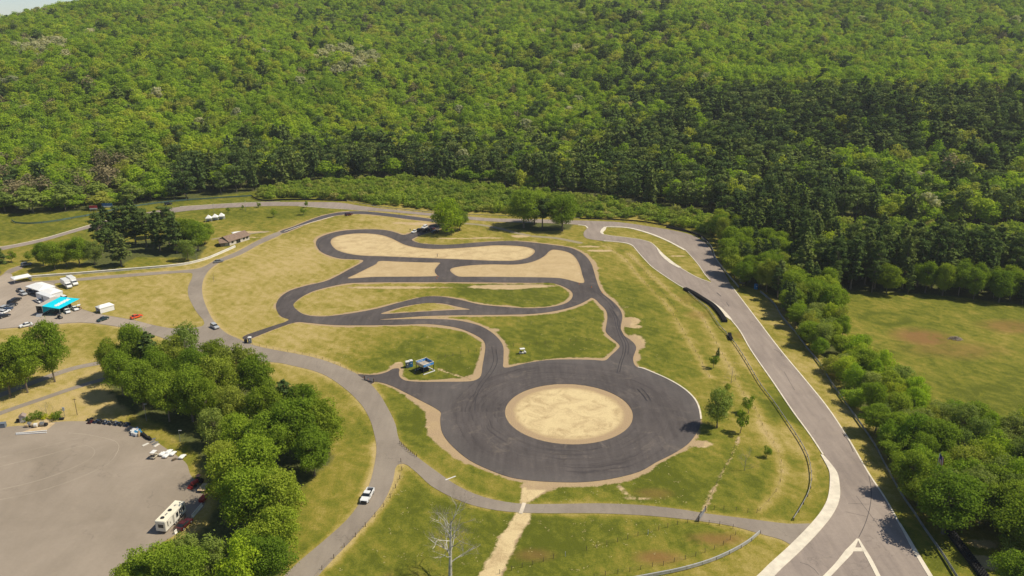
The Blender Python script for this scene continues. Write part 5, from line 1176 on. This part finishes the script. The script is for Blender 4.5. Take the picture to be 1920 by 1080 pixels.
for k, (px, py) in enumerate(((392, 415), (404, 413), (416, 411))):
    x, y = G(px, py); t = thing('gazebo', ('left', 'middle', 'right')[k]+' one of three small pointed white tents in the far lawn', 'tent', (x, y, 0), .2, 'small white tents in the far lawn')
    mb = MB(); s = 1.7; mb.add([(-s, -s, 2.2), (s, -s, 2.2), (s, s, 2.2), (-s, s, 2.2), (0, 0, 4.0), (-s, -s, 1.9), (s, -s, 1.9), (s, s, 1.9), (-s, s, 1.9)], [(0, 1, 4), (1, 2, 4), (2, 3, 4), (3, 0, 4), (0, 5, 6, 1), (1, 6, 7, 2), (2, 7, 8, 3), (3, 8, 5, 0)]); mb.build('canopy', M_fabric, t)
    for cx in (-s+.1, s-.1):
        for cy in (-s+.1, s-.1): mb = MB(); mb.tube([(cx, cy, 0), (cx, cy, 2.2)], .06, 5); mb.build('leg', M_white, t)
    mb = MB(); mb.box(-s+.2, s-.2, s-.2, s-.15, 0, 2.0); mb.build('side_wall', M_fabric, t)

# brown paddock house and hut
def house(px0, py0, px1, py1, D, h, hr, label, roofc, wallc, white_front=False):
    (x0, y0), (x1, y1) = G(px0, py0), G(px1, py1); L = math.hypot(x1-x0, y1-y0); t = thing('small_house', label, 'house', (x0, y0, 0), math.atan2(y1-y0, x1-x0)); e = .6
    mb = MB(); mb.prism([(0, -.1), (D, -.1), (D, h), (D/2, h+hr-.1), (0, h)], 0, L)
    for i, v in enumerate(mb.v): mb.v[i] = (v[1], v[0], v[2])
    mb.f = [tuple(reversed(f)) for f in mb.f]; mb.build('wall', wallc, t)
    mb = MB(); k = hr/(D/2)
    for s, yb, ye in ((1, -e, D/2), (-1, D+e, D/2)):
        vs = []
        for x in (-e, L+e):
            for (y, zz) in ((yb, h-e*k), (ye, h+hr)): vs += [(x, y, zz+.02), (x, y, zz+.16)]
        mb.add(vs, [(0, 1, 5, 4), (1, 3, 7, 5), (2, 0, 4, 6), (0, 2, 3, 1), (4, 5, 7, 6)] if s > 0 else [(4, 5, 1, 0), (5, 7, 3, 1), (6, 4, 0, 2), (1, 3, 2, 0), (6, 7, 5, 4)])
    mb.build('roof', roofc, t); return t, L
M_roof = pmat('brown_shingles', (.24, .165, .12), .85, .2, 1.2); M_siding = pmat('grey_siding', (.20, .17, .14), .8, .12, .6)
t, L = house(430, 461, 468, 449, 7, 2.6, 1.9, 'brown roofed long house beside the paved road at the upper left', M_roof, pmat('pale_siding', (.62, .56, .48), .7, .1, .5))
mb = MB(); mb.box(L*.35, L*.55, -.03, .02, .1, 2.1); mb.build('door', M_glass, t)
for f in (.12, .68, .84): mb = MB(); mb.box(L*f, L*f+1.4, -.03, .02, .9, 2.0); mb.build('window', M_glass, t)
t, L = house(414, 463, 431, 461, 5.5, 2.2, 1.2, 'small grey hut with a brown roof left of the long house', M_roof, M_siding); mb = MB(); mb.box(L*.5, L*.85, -.03, .02, .1, 1.8); mb.build('door', M_metal, t)
tent('party_tent', 'white canopy just behind the long brown roofed house', 447, 443, .5, 6, 3, 2.2, .5, ())
# marshal hut
x, y = G(1392, 531); t = thing('marshal_hut', 'small grey hut with a pointed roof where the track barrier ends', 'hut', (x, y, 0), .3)
mb = MB(); mb.box(-1, 1, -1, 1, 0, 1.9); mb.build('wall', M_siding, t); mb = MB(); s = 1.5; mb.add([(-s, -s, 1.85), (s, -s, 1.85), (s, s, 1.85), (-s, s, 1.85), (0, 0, 2.9)], [(0, 1, 4), (1, 2, 4), (2, 3, 4), (3, 0, 4), (3, 2, 1, 0)]); mb.build('roof', M_metal, t)
mb = MB(); mb.box(-.6, .6, -1.03, -.99, .9, 1.6); mb.build('window', M_glass, t)
# portable toilets
def toilet(px, py, rz, label, bodyc, roofc=M_white):
    x, y = G(px, py); t = thing('portable_toilet', label, 'portable toilet', (x, y, 0), rz); mb = MB(); mb.box(-.6, .6, -.6, .6, 0, 2.15, 0, .04); mb.build('cabin', bodyc, t)
    mb = MB(); mb.box(-.66, .66, -.66, .66, 2.15, 2.32, 0, .06); mb.box(-.45, .45, -.45, .45, 2.32, 2.45, 0, .05); mb.build('roof', roofc, t)
    mb = MB(); mb.box(-.38, .38, -.64, -.6, .12, 1.95); d = mb.build('door', bodyc, t); mb = MB(); mb.box(-.16, .16, -.66, -.64, 1.2, 1.6); mb.build('door_sign', M_white, d)
M_blue = pmat('toilet_blue', (.02, .19, .42), .4, .08, .6); M_toigrey = pmat('toilet_grey', (.16, .19, .23), .5, .1, .6)
toilet(764, 689, .25, 'grey portable toilet with a white roof, left of a pair by the timing platform', M_toigrey)
toilet(770.5, 687, .35, 'blue portable toilet with a white roof, right of a pair by the timing platform', M_blue)
toilet(469, 643, .25, 'dark portable toilet with a white roof at the road end of the connecting lane', M_toigrey)
toilet(1417, 542, .2, 'blue portable toilet at the edge of the wood beside the race track', M_blue, M_blue)
x, y = G(461, 642); mb = MB(); mb.box(-.5, .5, -.4, .4, 0, 1.1, 0, .05); mb.box(-.05, .05, -.5, .5, 1.1, 1.5); o = mb.build('trolley', M_dark); o.location = (x, y, .06); tag(o, 'small dark trolley left of the dark portable toilet', 'trolley')
# timing platform
x, y = G(797, 695); t = thing('timing_platform', 'raised timing platform with blue banners and white railings on the lawn', 'platform', (x, y, 0), math.radians(42)); s = 2.1
for cx in (-s, s):
    for cy in (-s, s): mb = MB(); mb.box(cx-.08, cx+.08, cy-.08, cy+.08, 0, 3.5); mb.build('post', M_dark, t)
mb = MB(); mb.box(-s-.1, s+.1, -s-.1, s+.1, 2.4, 2.55); mb.build('deck', pmat('deck_boards', (.42, .36, .30), .8, .2, 1.), t)
M_ban = pmat('blue_banner', (.05, .28, .70), .6, .08, .5)
for (x0, x1, y0, y1) in ((-s, s, -s-.14, -s-.10), (s+.10, s+.14, -s, s), (-s-.14, -s-.10, -s, s), (-s, s, s+.10, s+.14)):
    white = (x0 < -s-.1); mb = MB(); mb.box(x0, x1, y0, y1, 2.6, 3.35); b = mb.build('banner', M_ban if not white else pmat('cream_banner', (.66, .55, .42), .7, .1, .5), t)
    mb = MB()
    if x1-x0 > 1: [mb.box(x0+.9+i*.42, x0+1.15+i*.42, y0-.02, y0-.004, 2.85, 3.1) for i in range(5)]
    else: [mb.box(x1+.004, x1+.02, y0+.9+i*.42, y0+1.15+i*.42, 2.85, 3.1) for i in range(5)]
    mb.build('banner_print', M_white, b)
mb = MB()
for a, c in (((-s, -s), (s, -s)), ((s, -s), (s, s)), ((s, s), (-s, s)), ((-s, s), (-s, -s))): mb.tube([(a[0]*1.05, a[1]*1.05, 3.5), (c[0]*1.05, c[1]*1.05, 3.5)], .08, 6)
mb.build('railing', pmat('cream_rail', (.76, .70, .56), .6, .08, .5), t)
mb = MB(); q = s+.3
for (x0, x1, y0, y1) in ((-q, q, -q-.12, -q+.12), (q-.12, q+.12, -q+.13, q-.13), (-q, q, q-.12, q+.12)): mb.box(x0, x1, y0, y1, 0, .22)
mb.build('base_frame', M_white, t); mb = MB(); mb.box(-1.4, 1.0, -1.0, 1.2, 0, 1.0, 0, .08); mb.box(-1.1, .2, -.8, .8, 1.0, 1.6, 0, .1); mb.build('equipment', M_dark, t)
mb = MB()
for k in range(8): mb.box(-s-2.2+k*.27, -s-1.95+k*.27, -.5, .5, .28*k+.2, .28*k+.26)
mb.build('stairs', M_dark, t)

# lot furniture
for k, (px, py) in enumerate(((305,853),(312,856.5),(317,849),(324,852.5),(342,858.5))):
    x, y = G(px, py); t = thing('covered_kart', 'kart under a white cover at the edge of the parking lot' if k < 4 else 'covered white kart standing apart, right of the other covered karts', 'kart', (x, y, .05), hd((303,856), (311,849)), 'covered karts' if k < 4 else None)
    mb = MB(); mb.box(-1.1, .55, -.62, .62, .12, .72, 0, .16); mb.build('cover', M_fabric, t); mb = MB(); mb.box(.62, 1.25, -.55, .55, .10, .45, 0, .1); mb.build('bumper', M_white, t); wheels(t, (-.7, .8), .66, .15, False)
def kart(px, py, rz, col, lab, grp=None):
    x, y = G(px, py); t = thing('kart', lab, 'kart', (x, y, .05), rz, grp); mb = MB(); mb.box(-.8, .85, -.35, .35, .1, .2); mb.box(.7, 1.15, -.5, .5, .1, .38, 0, .06); mb.box(-.5, .4, .4, .62, .1, .36, 0, .05); mb.box(-.5, .4, -.62, -.4, .1, .36, 0, .05); mb.build('bodywork', pmat('kart_'+col, PAINT[col], .35, .05), t)
    mb = MB(); mb.box(-.5, .0, -.22, .22, .2, .34); mb.box(-.58, -.48, -.24, .24, .2, .85); mb.build('seat', M_dark, t); mb = MB(); mb.tube([(.45, 0, .3), (.2, 0, .62)], .03, 5); mb.tube([(.22, -.15, .6), (.17, 0, .7), (.22, .15, .6)], .02, 4); mb.build('steering_wheel', M_black, t); wheels(t, (-.7, .75), .68, .14, False)
for k in range(13):
    f = k/12; px = 179+59*f; py = 792+6.5*f-(1.5 if k % 2 else 0)
    kart(px, py, 1.2+random.uniform(-.2, .2), ('blue', 'black', 'black', 'grey')[k % 4], 'dark kart in the row at the shaded top edge of the parking lot', 'karts in the shaded row')
kart(169, 793, 1.4, 'red', 'lone kart left of the dark row, at the top edge of the lot'); kart(168, 788, 1.2, 'black', 'black kart close behind the lone red kart at the top edge of the lot')
M_tblue = pmat('blue_tyres', (.03, .25, .50), .6, .1, 1.); tw = [M_tblue, M_white, M_black, M_tan]
def stack(px, py, mi, n, lab, grp):
    x, y = G(px, py); mb = MB(); [ring(mb, random.uniform(-.03, .03), random.uniform(-.03, .03), .05+k*.25, .36, .24, .18, 10) for k in range(n)]
    o = mb.build('tyre_stack', tw[mi]); o.location = (x, y, .03); tag(o, lab, 'tyre stack', grp)
for k in range(26):
    an = k*2.4; rr = 1.55*math.sqrt(k/26); px = 256+rr*6.6; px = 256+math.cos(an)*rr*6.3; py = 813+math.sin(an)*rr*4.2
    mi = (1, 0, 1, 0, 1)[k % 5]; mi = 3 if (px > 260 and py > 814) else mi
    stack(px, py, mi, random.choice((3, 4, 4)), {0: 'blue tyre stack in the coloured pile at the lot edge', 1: 'white tyre stack in the coloured pile at the lot edge', 3: 'tan tyre stack at the lower right of the coloured pile'}[mi], {0: 'blue tyre stacks', 1: 'white tyre stacks', 3: 'tan tyre stacks'}[mi])
for k in range(14): stack(266+k*1.25+random.uniform(-1, 1), 816+k*.75+random.uniform(-1.6, 1.6), 2, 3, 'black tyre stack trailing right from the coloured pile', 'black tyre stacks')
for k, (a, b_) in enumerate((((268,837),(279,832)), ((283,831),(291,827)), ((287,835),(297,829)), ((290,838.5),(299,833)), ((280,826),(292,823)))):
    (x0, y0), (x1, y1) = G(*a), G(*b_); mb = MB(); L = math.hypot(x1-x0, y1-y0); mb.box(0, L, -.16, .16, 0, .16); mb.box(0, L, .3, .5, 0, .14)
    o = mb.build('barrier_plank', M_whitewall if k in (0, 3) else M_metal); o.location = (x0, y0, .05); o.rotation_euler = (0, 0, math.atan2(y1-y0, x1-x0)); tag(o, ('pale plank lying left of the rail stack in the shade', 'grey rail in the stack near the black tyres', 'grey rail in the middle of the stack near the black tyres', 'white rail at the lower end of the stack near the karts', 'grey rail at the top of the stack near the black tyres')[k], 'rail')
def slab(pts, z, name, lab, mat, cat):
    P = GL(pts); L, (x0, y0) = rel(P); mb = MB(); n = len(L); mb.add([(x, y, 0) for x, y in L]+[(x, y, .05) for x, y in L], [tuple(range(n, 2*n)), tuple(range(n-1, -1, -1))]+[(i, (i+1) % n, n+(i+1) % n, n+i) for i in range(n)])
    o = mb.build(name, mat); o.location = (x0, y0, z); tag(o, lab, cat)
slab([(40,811),(86,808),(104,793.5),(91,793)], .05, 'plywood_sheet', 'large straw coloured sheet under the rolls on the lot', M_tan, 'sheet')
slab([(66,796),(91,793),(103,786),(78,787)], .11, 'plywood_sheet', 'smaller straw coloured sheet behind the rolls, towards the flower bed', M_tan, 'sheet')
for k, (px, py, r, L_) in enumerate(((51,801,.45,1.0),(56,799.5,.62,.8),(62,800.5,.5,.8),(68,801,.6,.9),(74,799,.5,.8),(80,799,.65,1.0),(87,799,.5,.6))):
    x, y = G(px, py); mb = MB(); mb.tube([(-L_/2, 0, r), (L_/2, 0, r)], r, 12); o = mb.build('netting_roll', (M_tan, M_metal, M_tan, M_whitewall, M_tan, M_metal, M_dark)[k]); o.location = (x, y, .16); o.rotation_euler = (0, 0, .3*math.sin(k*3)); tag(o, ('leftmost small tan roll', 'large grey roll at the left', 'tan roll left of the middle', 'pale roll in the middle', 'tan roll right of the middle', 'largest grey roll at the right', 'small dark roll at the right end')[k]+' in the row on the straw coloured sheet', 'roll')
for k, (a, b_) in enumerate((((30,813.5),(88,808.5)), ((30,815.5),(88,812)))):
    (x0, y0), (x1, y1) = G(*a), G(*b_); L = math.hypot(x1-x0, y1-y0); mb = MB(); mb.box(0, L, -.13, .13, 0, .22); o = mb.build('white_beam', M_white); o.location = (x0, y0, .10); o.rotation_euler = (0, 0, math.atan2(y1-y0, x1-x0)); tag(o, ('upper', 'lower')[k]+' of two long white beams lying below the straw coloured sheet', 'beam')
x, y = G(44, 790); t = thing('small_shed', 'little grey shed with a brown roof at the edge of the lot', 'shed', (x, y, 0), .3); mb = MB(); mb.box(-.75, .75, -.75, .75, 0, 1.9); mb.build('wall', pmat('shed_grey', (.52, .50, .50), .7, .08, .6), t)
mb = MB(); mb.prism([(-1., 1.85), (1., 1.85), (0, 2.55)], -1., 1.); mb.build('roof', pmat('shed_roof', (.34, .26, .22), .8, .1, .6), t); mb = MB(); mb.box(-.3, .3, -.78, -.74, .05, 1.5); mb.build('door', M_whitewall, t)
for (px, py, w, h, c, n, lab) in ((4,801,1.1,1.3,M_toigrey,'storage_box','grey metal box at the left edge of the lot'), (36,791,.6,.8,M_dark,'waste_bin','black bin left of the little grey shed'), (116,787,.6,.5,M_dark,'waste_bin','low black tub below the grey sign at the flower bed')):
    x, y = G(px, py); mb = MB(); mb.box(-w, w, -w*.6, w*.6, 0, h, 0, .06); mb.box(-w-.05, w+.05, -w*.6-.05, w*.6+.05, h, h+.1, 0, .03); o = mb.build(n, c); o.location = (x, y, .04); o.rotation_euler = (0, 0, .2); tag(o, lab, n.replace('_', ' '))
x, y = G(122, 783); t = thing('sign_post', 'grey sign on a post at the right end of the flower bed', 'sign', (x, y, 0), .2); mb = MB(); mb.tube([(0, 0, 0), (0, 0, 3.2)], .07, 6); mb.build('post', M_metal, t); mb = MB(); mb.box(-.35, .35, -.1, .1, 2.3, 3.5, 0, .05); mb.build('sign_panel', M_steel, t)
def pole(px, py, h, lab, lamp=True, rz=0, nm='lamp_post'):
    x, y = G(px, py); t = thing(nm, lab, nm.replace('_', ' '), (x, y, 0), rz); mb = MB(); mb.tube([(0, 0, -.2), (0, 0, h)], [.10, .06], 6); mb.build('pole', M_metal if lamp else M_wood, t)
    if lamp: mb = MB(); mb.box(-.1, .8, -.12, .12, h-.02, h+.14, 0, .04); mb.build('lamp_head', M_steel, t)
    else: mb = MB(); mb.box(-.5, .5, -.05, .05, h-.5, h-.38); mb.build('crossarm', M_wood, t)
pole(145, 778, 5.6, 'wooden pole standing in the shade left of the grove', False, .3, 'utility_pole')
pole(275, 789, 5.5, 'slim lamp post under the front trees of the grove'); pole(338, 828, 3.5, 'slim lamp post in the shaded gap below the grove')
pole(461, 397, 6.5, 'pole beside the far straight near the young trees'); pole(401, 401, 6, 'pole beside the far straight above the small white tents'); pole(369, 487, 5, 'thin pole by the long white wall near the grey green tree')
x, y = G(1746, 932); t = thing('flagpole', 'tall flagpole with a drooping striped flag rising from the lower right wood', 'flagpole', (x, y, 0), 0)
mb = MB(); mb.tube([(0, 0, 0), (0, 0, 12.6)], [.09, .05], 8); mb.build('pole', M_white, t)
M_fr = pmat('flag_red', (.50, .05, .06), .8, .1, .6); M_fb = pmat('flag_blue', (.03, .05, .18), .8, .1, .6); mb = MB()
for i in range(7):
    for j in range(6):
        def fp_(a, b2): return (.06+.17*a+.02*b2, .09*math.sin(a*1.5+b2*.4), 12.5-.42*b2-.20*a)
        mb.add([fp_(i, j), fp_(i+1, j), fp_(i+1, j+1), fp_(i, j+1)], [(0, 1, 2, 3)], 2 if (i < 4 and j < 3) else (i % 2))
mb.build('flag', [M_fr, M_fabric, M_fb], t)
# tractor, flat trailer, red bin
x, y = G(370, 908); t = thing('tractor', 'red tractor with a loader at the edge of the parking lot', 'tractor', (x, y, .05), hd((376,903), (364,911))); R_ = pmat('tractor_red', (.50, .05, .03), .4, .1)
mb = MB(); mb.prism([(-.2,.6),(1.6,.6),(1.65,1.1),(1.5,1.35),(-.2,1.45)], -.35, .35); mb.build('bonnet', R_, t); mb = MB(); mb.box(-1.3, -.2, -.45, .45, .55, .95); mb.box(-1.0, -.5, -.3, .3, .95, 1.25); mb.build('seat_platform', M_dark, t)
mb = MB(); mb.box(-1.25, -.1, -.6, .6, 2.15, 2.25, 0, .04); mb.build('canopy', pmat('faded_red', (.62, .25, .18), .6, .1), t)
for s in (-.5, .5): mb = MB(); mb.tube([(-1.15, s, .8), (-1.1, s, 2.16)], .04, 5); mb.build('canopy_post', M_dark, t)
for s in (-1, 1):
    mb = MB(); mb.tube([(-.85, s*.5, .68), (-.85, s*.85, .68)], .68, 14); mb.build('rear_wheel', M_black, t); mb = MB(); mb.tube([(1.2, s*.5, .38), (1.2, s*.75, .38)], .38, 12); mb.build('front_wheel', M_black, t)
    mb = MB(); mb.tube([(.2, s*.5, 1.2), (1.4, s*.5, 1.25), (2.1, s*.5, .4)], .06, 5); mb.build('loader_arm', R_, t)
mb = MB(); mb.prism([(2.1,.15),(2.7,.15),(2.7,.25),(2.25,.3),(2.2,.75),(2.1,.75)], -.8, .8); mb.build('bucket', R_, t)
(x0, y0), (x1, y1) = G(377, 925), G(388, 911); L = math.hypot(x1-x0, y1-y0); t = thing('flat_trailer', 'flat trailer with a tan deck between the tractor and the red bin', 'trailer', (x0, y0, .05), math.atan2(y1-y0, x1-x0))
mb = MB(); mb.box(0, L, -1.0, 1.0, .6, .75); mb.build('deck', M_tan, t); wheels(t, (L*.45, L*.62), .9, .33); mb = MB(); mb.box(L, L+1.2, -.06, .06, .5, .6); mb.build('drawbar', M_dark, t)
x, y = G(381, 940); t = thing('red_bin', 'red metal bin on wheels below the flat trailer', 'bin', (x, y, .05), hd((377,944), (385,934))); mb = MB(); mb.prism([(-1.1,.35),(1.0,.35),(1.2,1.15),(-1.2,1.15)], -.6, .6); mb.build('tub', pmat('bin_red', (.32, .03, .02), .45, .12), t); wheels(t, (-.6, .6), .5, .2, False)
x, y = G(327, 863); mb = MB(); mb.box(-.7, .7, -.25, .25, 0, .35, 0, .05); mb.box(-.5, .5, -.15, .15, .35, .5); o = mb.build('tool_crate', M_wood); o.location = (x, y, .05); o.rotation_euler = (0, 0, .8); tag(o, 'small brown crate on the lot below the covered karts', 'crate')
x, y = G(845, 897); mb = MB(); mb.box(-1.6, 1.6, -.07, .07, 0, .08); mb.box(-1.5, 1.5, .12, .24, 0, .08); o = mb.build('white_plank', M_white); o.location = (x, y, .02); o.rotation_euler = (0, 0, hd((838,898), (854,892))); tag(o, 'pair of white planks lying on the grass above the footpath', 'plank')
for (px, py, n) in ((1215, 1002, 0), (1060, 1043, 1)):
    x, y = G(px, py); mb = MB(); mb.box(-.06, .06, -.06, .06, 0, 1.1); mb.box(-.05, .05, -.05, .05, 1.1, 1.2); o = mb.build('marker_post', M_white); o.location = (x, y, 0); tag(o, ('white marker post on the lawn below the footpath at the right', 'white marker post on the lawn right of the straw strip')[n], 'marker post')
# billboards behind the pines
for (px, py, w, h, c, lab) in ((177, 402, 4.5, 2.2, M_fr, 'red and white board half hidden at the left of the pine group'), (203, 398, 6, 2.4, pmat('board_blue', (.03, .12, .28), .6, .1, .5), 'blue board half hidden behind the pine group')):
    x, y = G(px, py); t = thing('advertising_board', lab, 'board', (x, y, 0), .1); mb = MB(); mb.box(-w/2, w/2, -.1, .1, 3.2, 3.2+h); mb.build('panel', c, t); mb = MB(); mb.box(-w/2, w/2, -.14, -.11, 3.2, 3.2+h*.33); mb.build('panel_band', M_white, t)
    for s in (-w/2+.5, w/2-.5): mb = MB(); mb.box(s-.1, s+.1, -.08, .08, 0, 3.2); mb.build('post', M_metal, t)
# brush pile on the meadow
rb = random.Random(4); mb = MB()
for k in range(170):
    a = rb.uniform(0, 6.28); r0 = rb.uniform(0, 2.3); b0 = Vector((math.cos(a)*r0*1.2, math.sin(a)*r0*.8, rb.uniform(0, max(.1, 1.1-r0*.45)))); d = Vector((rb.uniform(-1, 1), rb.uniform(-1, 1), rb.uniform(-.25, .35))).normalized()*rb.uniform(.7, 1.5); mb.tube([b0-d*.5, b0+d*.5], rb.uniform(.03, .07), 3)
o = mb.build('brush_pile', pmat('dry_brush', (.40, .33, .27), .9, .2)); o.location = (*G(1791, 636), .05); tag(o, 'heap of grey cut branches on the meadow at the right', 'brush pile')
# cones
def cone(px, py, lab, grp):
    x, y = G(px, py); mb = MB(); mb.box(-.2, .2, -.2, .2, 0, .05); mb.tube([(0, 0, .05), (0, 0, .6)], [.15, .03], 8); o = mb.build('traffic_cone', pmat('cone_orange', (.7, .18, .03), .5, .05)); o.location = (x, y, .08); tag(o, lab, 'traffic cone', grp)
for px, py in ((819,522.5),(821,519),(1086,533),(1109,539),(1129,549),(683,708),(690,712)): cone(px, py, 'small orange cone at a junction of the kart track', 'cones on the kart track')

# people: one skinned figure each, clothing as parts
def person(px, py, rz, label, top, legs, seed):
    x, y = G(px, py); t = thing('person', label, 'person', (x, y, .03), rz)
    J = [((0,0,.95),.14),((0,0,1.15),.13),((0,0,1.40),.15),((0,0,1.52),.06),((.01,0,1.66),.105),((0,.10,.88),.09),((.04,.11,.48),.06),((0,.12,.09),.045),((.16,.12,.04),.04),
         ((0,-.10,.88),.09),((-.05,-.11,.48),.06),((-.10,-.12,.09),.045),((.05,-.12,.04),.04),((0,.20,1.42),.055),((.03,.26,1.14),.042),((.14,.24,.92),.03),((.2,.23,.84),.03),((0,-.20,1.42),.055),((-.02,-.27,1.14),.042),((.10,-.25,.92),.03),((.16,-.24,.84),.03)]
    E = [(0,1),(1,2),(2,3),(3,4),(0,5),(5,6),(6,7),(7,8),(0,9),(9,10),(10,11),(11,12),(2,13),(13,14),(14,15),(15,16),(2,17),(17,18),(18,19),(19,20)]
    me = bpy.data.meshes.new('body'); me.from_pydata([j[0] for j in J], E, []); me.materials.append(pmat('skin', (.45, .27, .18), .6, .05)); b = link(bpy.data.objects.new('body', me), t)
    sk = b.modifiers.new('skin', 'SKIN'); b.modifiers.new('sub', 'SUBSURF').levels = 1
    for i, j in enumerate(J): me.skin_vertices[0].data[i].radius = (j[1], j[1]); 
    me.skin_vertices[0].data[0].use_root = True
    mb = MB(); mb.tube([(0,0,.92),(0,0,1.15),(0,0,1.38),(0,0,1.47)], [.19,.18,.21,.10], 10)
    for s in (-1, 1): mb.tube([(0, s*.18, 1.43), (.01, s*.25, 1.2)], [.08, .07], 8)
    mb.build('shirt', top, b); mb = MB(); mb.tube([(0,0,1.0),(0,0,.86)], [.18, .17], 10)
    for s, k in ((1, .04), (-1, -.05)): mb.tube([(0, s*.1, .9), (k, s*.11, .48), (k*.5-(.07 if s < 0 else 0), s*.12, .12)], [.11, .08, .065], 8)
    mb.build('trousers', legs, b); mb = MB(); mb.tube([(-.01,0,1.66),(-.01,0,1.73),(-.01,0,1.79)], [.125,.12,.05], 10); mb.build('hair', M_wood, b)
person(769, 434, 1.0, 'person in dark clothes standing left of the cars under the bright tree', M_dark, M_toigrey, 1)
person(820, 482, 0.2, 'person in dark clothes on the sandy island of the kart track', M_toigrey, M_dark, 2)
person(130, 584, 2.0, 'person in a white shirt between the white cars by the awning', M_white, M_dark, 3)

# ---- rough growth and loose straw, beyond counting
def tufts(name, pts, h, col, label, cat, flat=False, seed=3):
    rs = np.random.default_rng(seed); P = np.array(pts); n = len(P); V = []
    for k in range(3):
        a = rs.uniform(0, 6.28, n); w = h*rs.uniform(.5, 1.0, n); hh = h*rs.uniform(.6, 1.3, n); off = rs.normal(size=(n, 2))*h*.35
        dx, dy = np.cos(a)*w*.5, np.sin(a)*w*.5; x, y = P[:, 0]+off[:, 0], P[:, 1]+off[:, 1]
        if flat: q = [(x-dx, y-dy, .03), (x+dy*.5, y-dx*.5, .05), (x+dx, y+dy, .07), (x-dy*.5, y+dx*.5, .05)]
        else: q = [(x-dx, y-dy, 0), (x+dx, y+dy, 0), (x+dx*1.3+off[:, 0]*.4, y+dy*1.3, hh), (x-dx*1.2, y-dy*1.2, hh*.8)]
        V.append(np.stack([np.stack([c[0], c[1], np.broadcast_to(c[2], n)], -1) for c in q], 1).reshape(-1, 3))
    o = link(bpy.data.objects.new(name, leaf_mesh(name, np.vstack(V), col))); tag(o, label, cat, kind='stuff')
M_tuft = leaf_material('dry_grass', [(0, (.36, .30, .09)), (1, (.48, .40, .16))], .3, .8)
rs_ = np.random.default_rng(12); tp = []
for r in SURF_ROWS+[[(1387,815),(1372,855),(1345,905),(1323,955)], [(474,647),(520,656.5),(575,666),(612,676),(645,689.5),(671,701)], [(752,866),(742,915),(711,960),(680,993),(635,1036),(585,1092)], [(1361,626),(1400,680),(1450,755),(1500,830),(1521,897),(1502,952)], [(1424,1001),(1375,1035),(1275,1071),(1225,1081)], [(750,832),(765,846),(781,857)]]:
    for (x, y) in resample(smooth(GL(r), False, 5), .55):
        if rs_.random() < .5: tp.append((x+rs_.normal()*.35, y+rs_.normal()*.35))
tufts('tall_grass', tp, .5, M_tuft, 'dry uncut grass along the fences and guardrails', 'grass', True)
LW = [GL(p) for p in ([(700,610),(880,625),(905,690),(760,705),(740,680)], [(950,600),(1130,580),(1150,640),(1120,670),(950,680)], [(1140,480),(1240,545),(1340,690),(1290,720),(1190,640),(1130,540)], [(560,620),(720,612),(690,690),(560,655)], [(1000,970),(1300,985),(1180,1070),(960,1080)], [(760,880),(980,960),(900,1070),(640,1070)], [(1010,915),(1290,860),(1310,950),(1010,940)], [(600,540),(860,535),(800,552),(620,580)], [(880,535),(1040,540),(1030,570),(900,565)])]
st_ = []
for pl in LW:
    q = np.array(pl); m = 60; xx = rs_.uniform(q[:, 0].min(), q[:, 0].max(), m); yy = rs_.uniform(q[:, 1].min(), q[:, 1].max(), m); ok_ = inpoly(xx, yy, pl)
    for x, y in zip(xx[ok_], yy[ok_]):
        for k in range(rs_.integers(1, 4)): st_.append((x+rs_.normal()*.5, y+rs_.normal()*.5))
M_straw = pmat('loose_straw', (.50, .42, .19), .9, .2, .4)
tufts('loose_straw', st_, .34, M_straw, 'scraps of pale straw scattered over the lawns', 'straw', True, 5)
# ------------------------------------------------------------------ air
hm = MB(); hm.box(-1700, 1700, -60, 1750, -1.2, 290)
mh, nth_, outh = nmat('haze'); pv = node(nth_, 'ShaderNodeVolumePrincipled')
pv.inputs['Color'].default_value = (.93, .96, 1.0, 1); pv.inputs['Density'].default_value = .00008; pv.inputs['Anisotropy'].default_value = 0.2
nth_.links.new(pv.outputs[0], outh.inputs['Volume']); hz = hm.build('haze', mh); hz['kind'] = 'stuff'
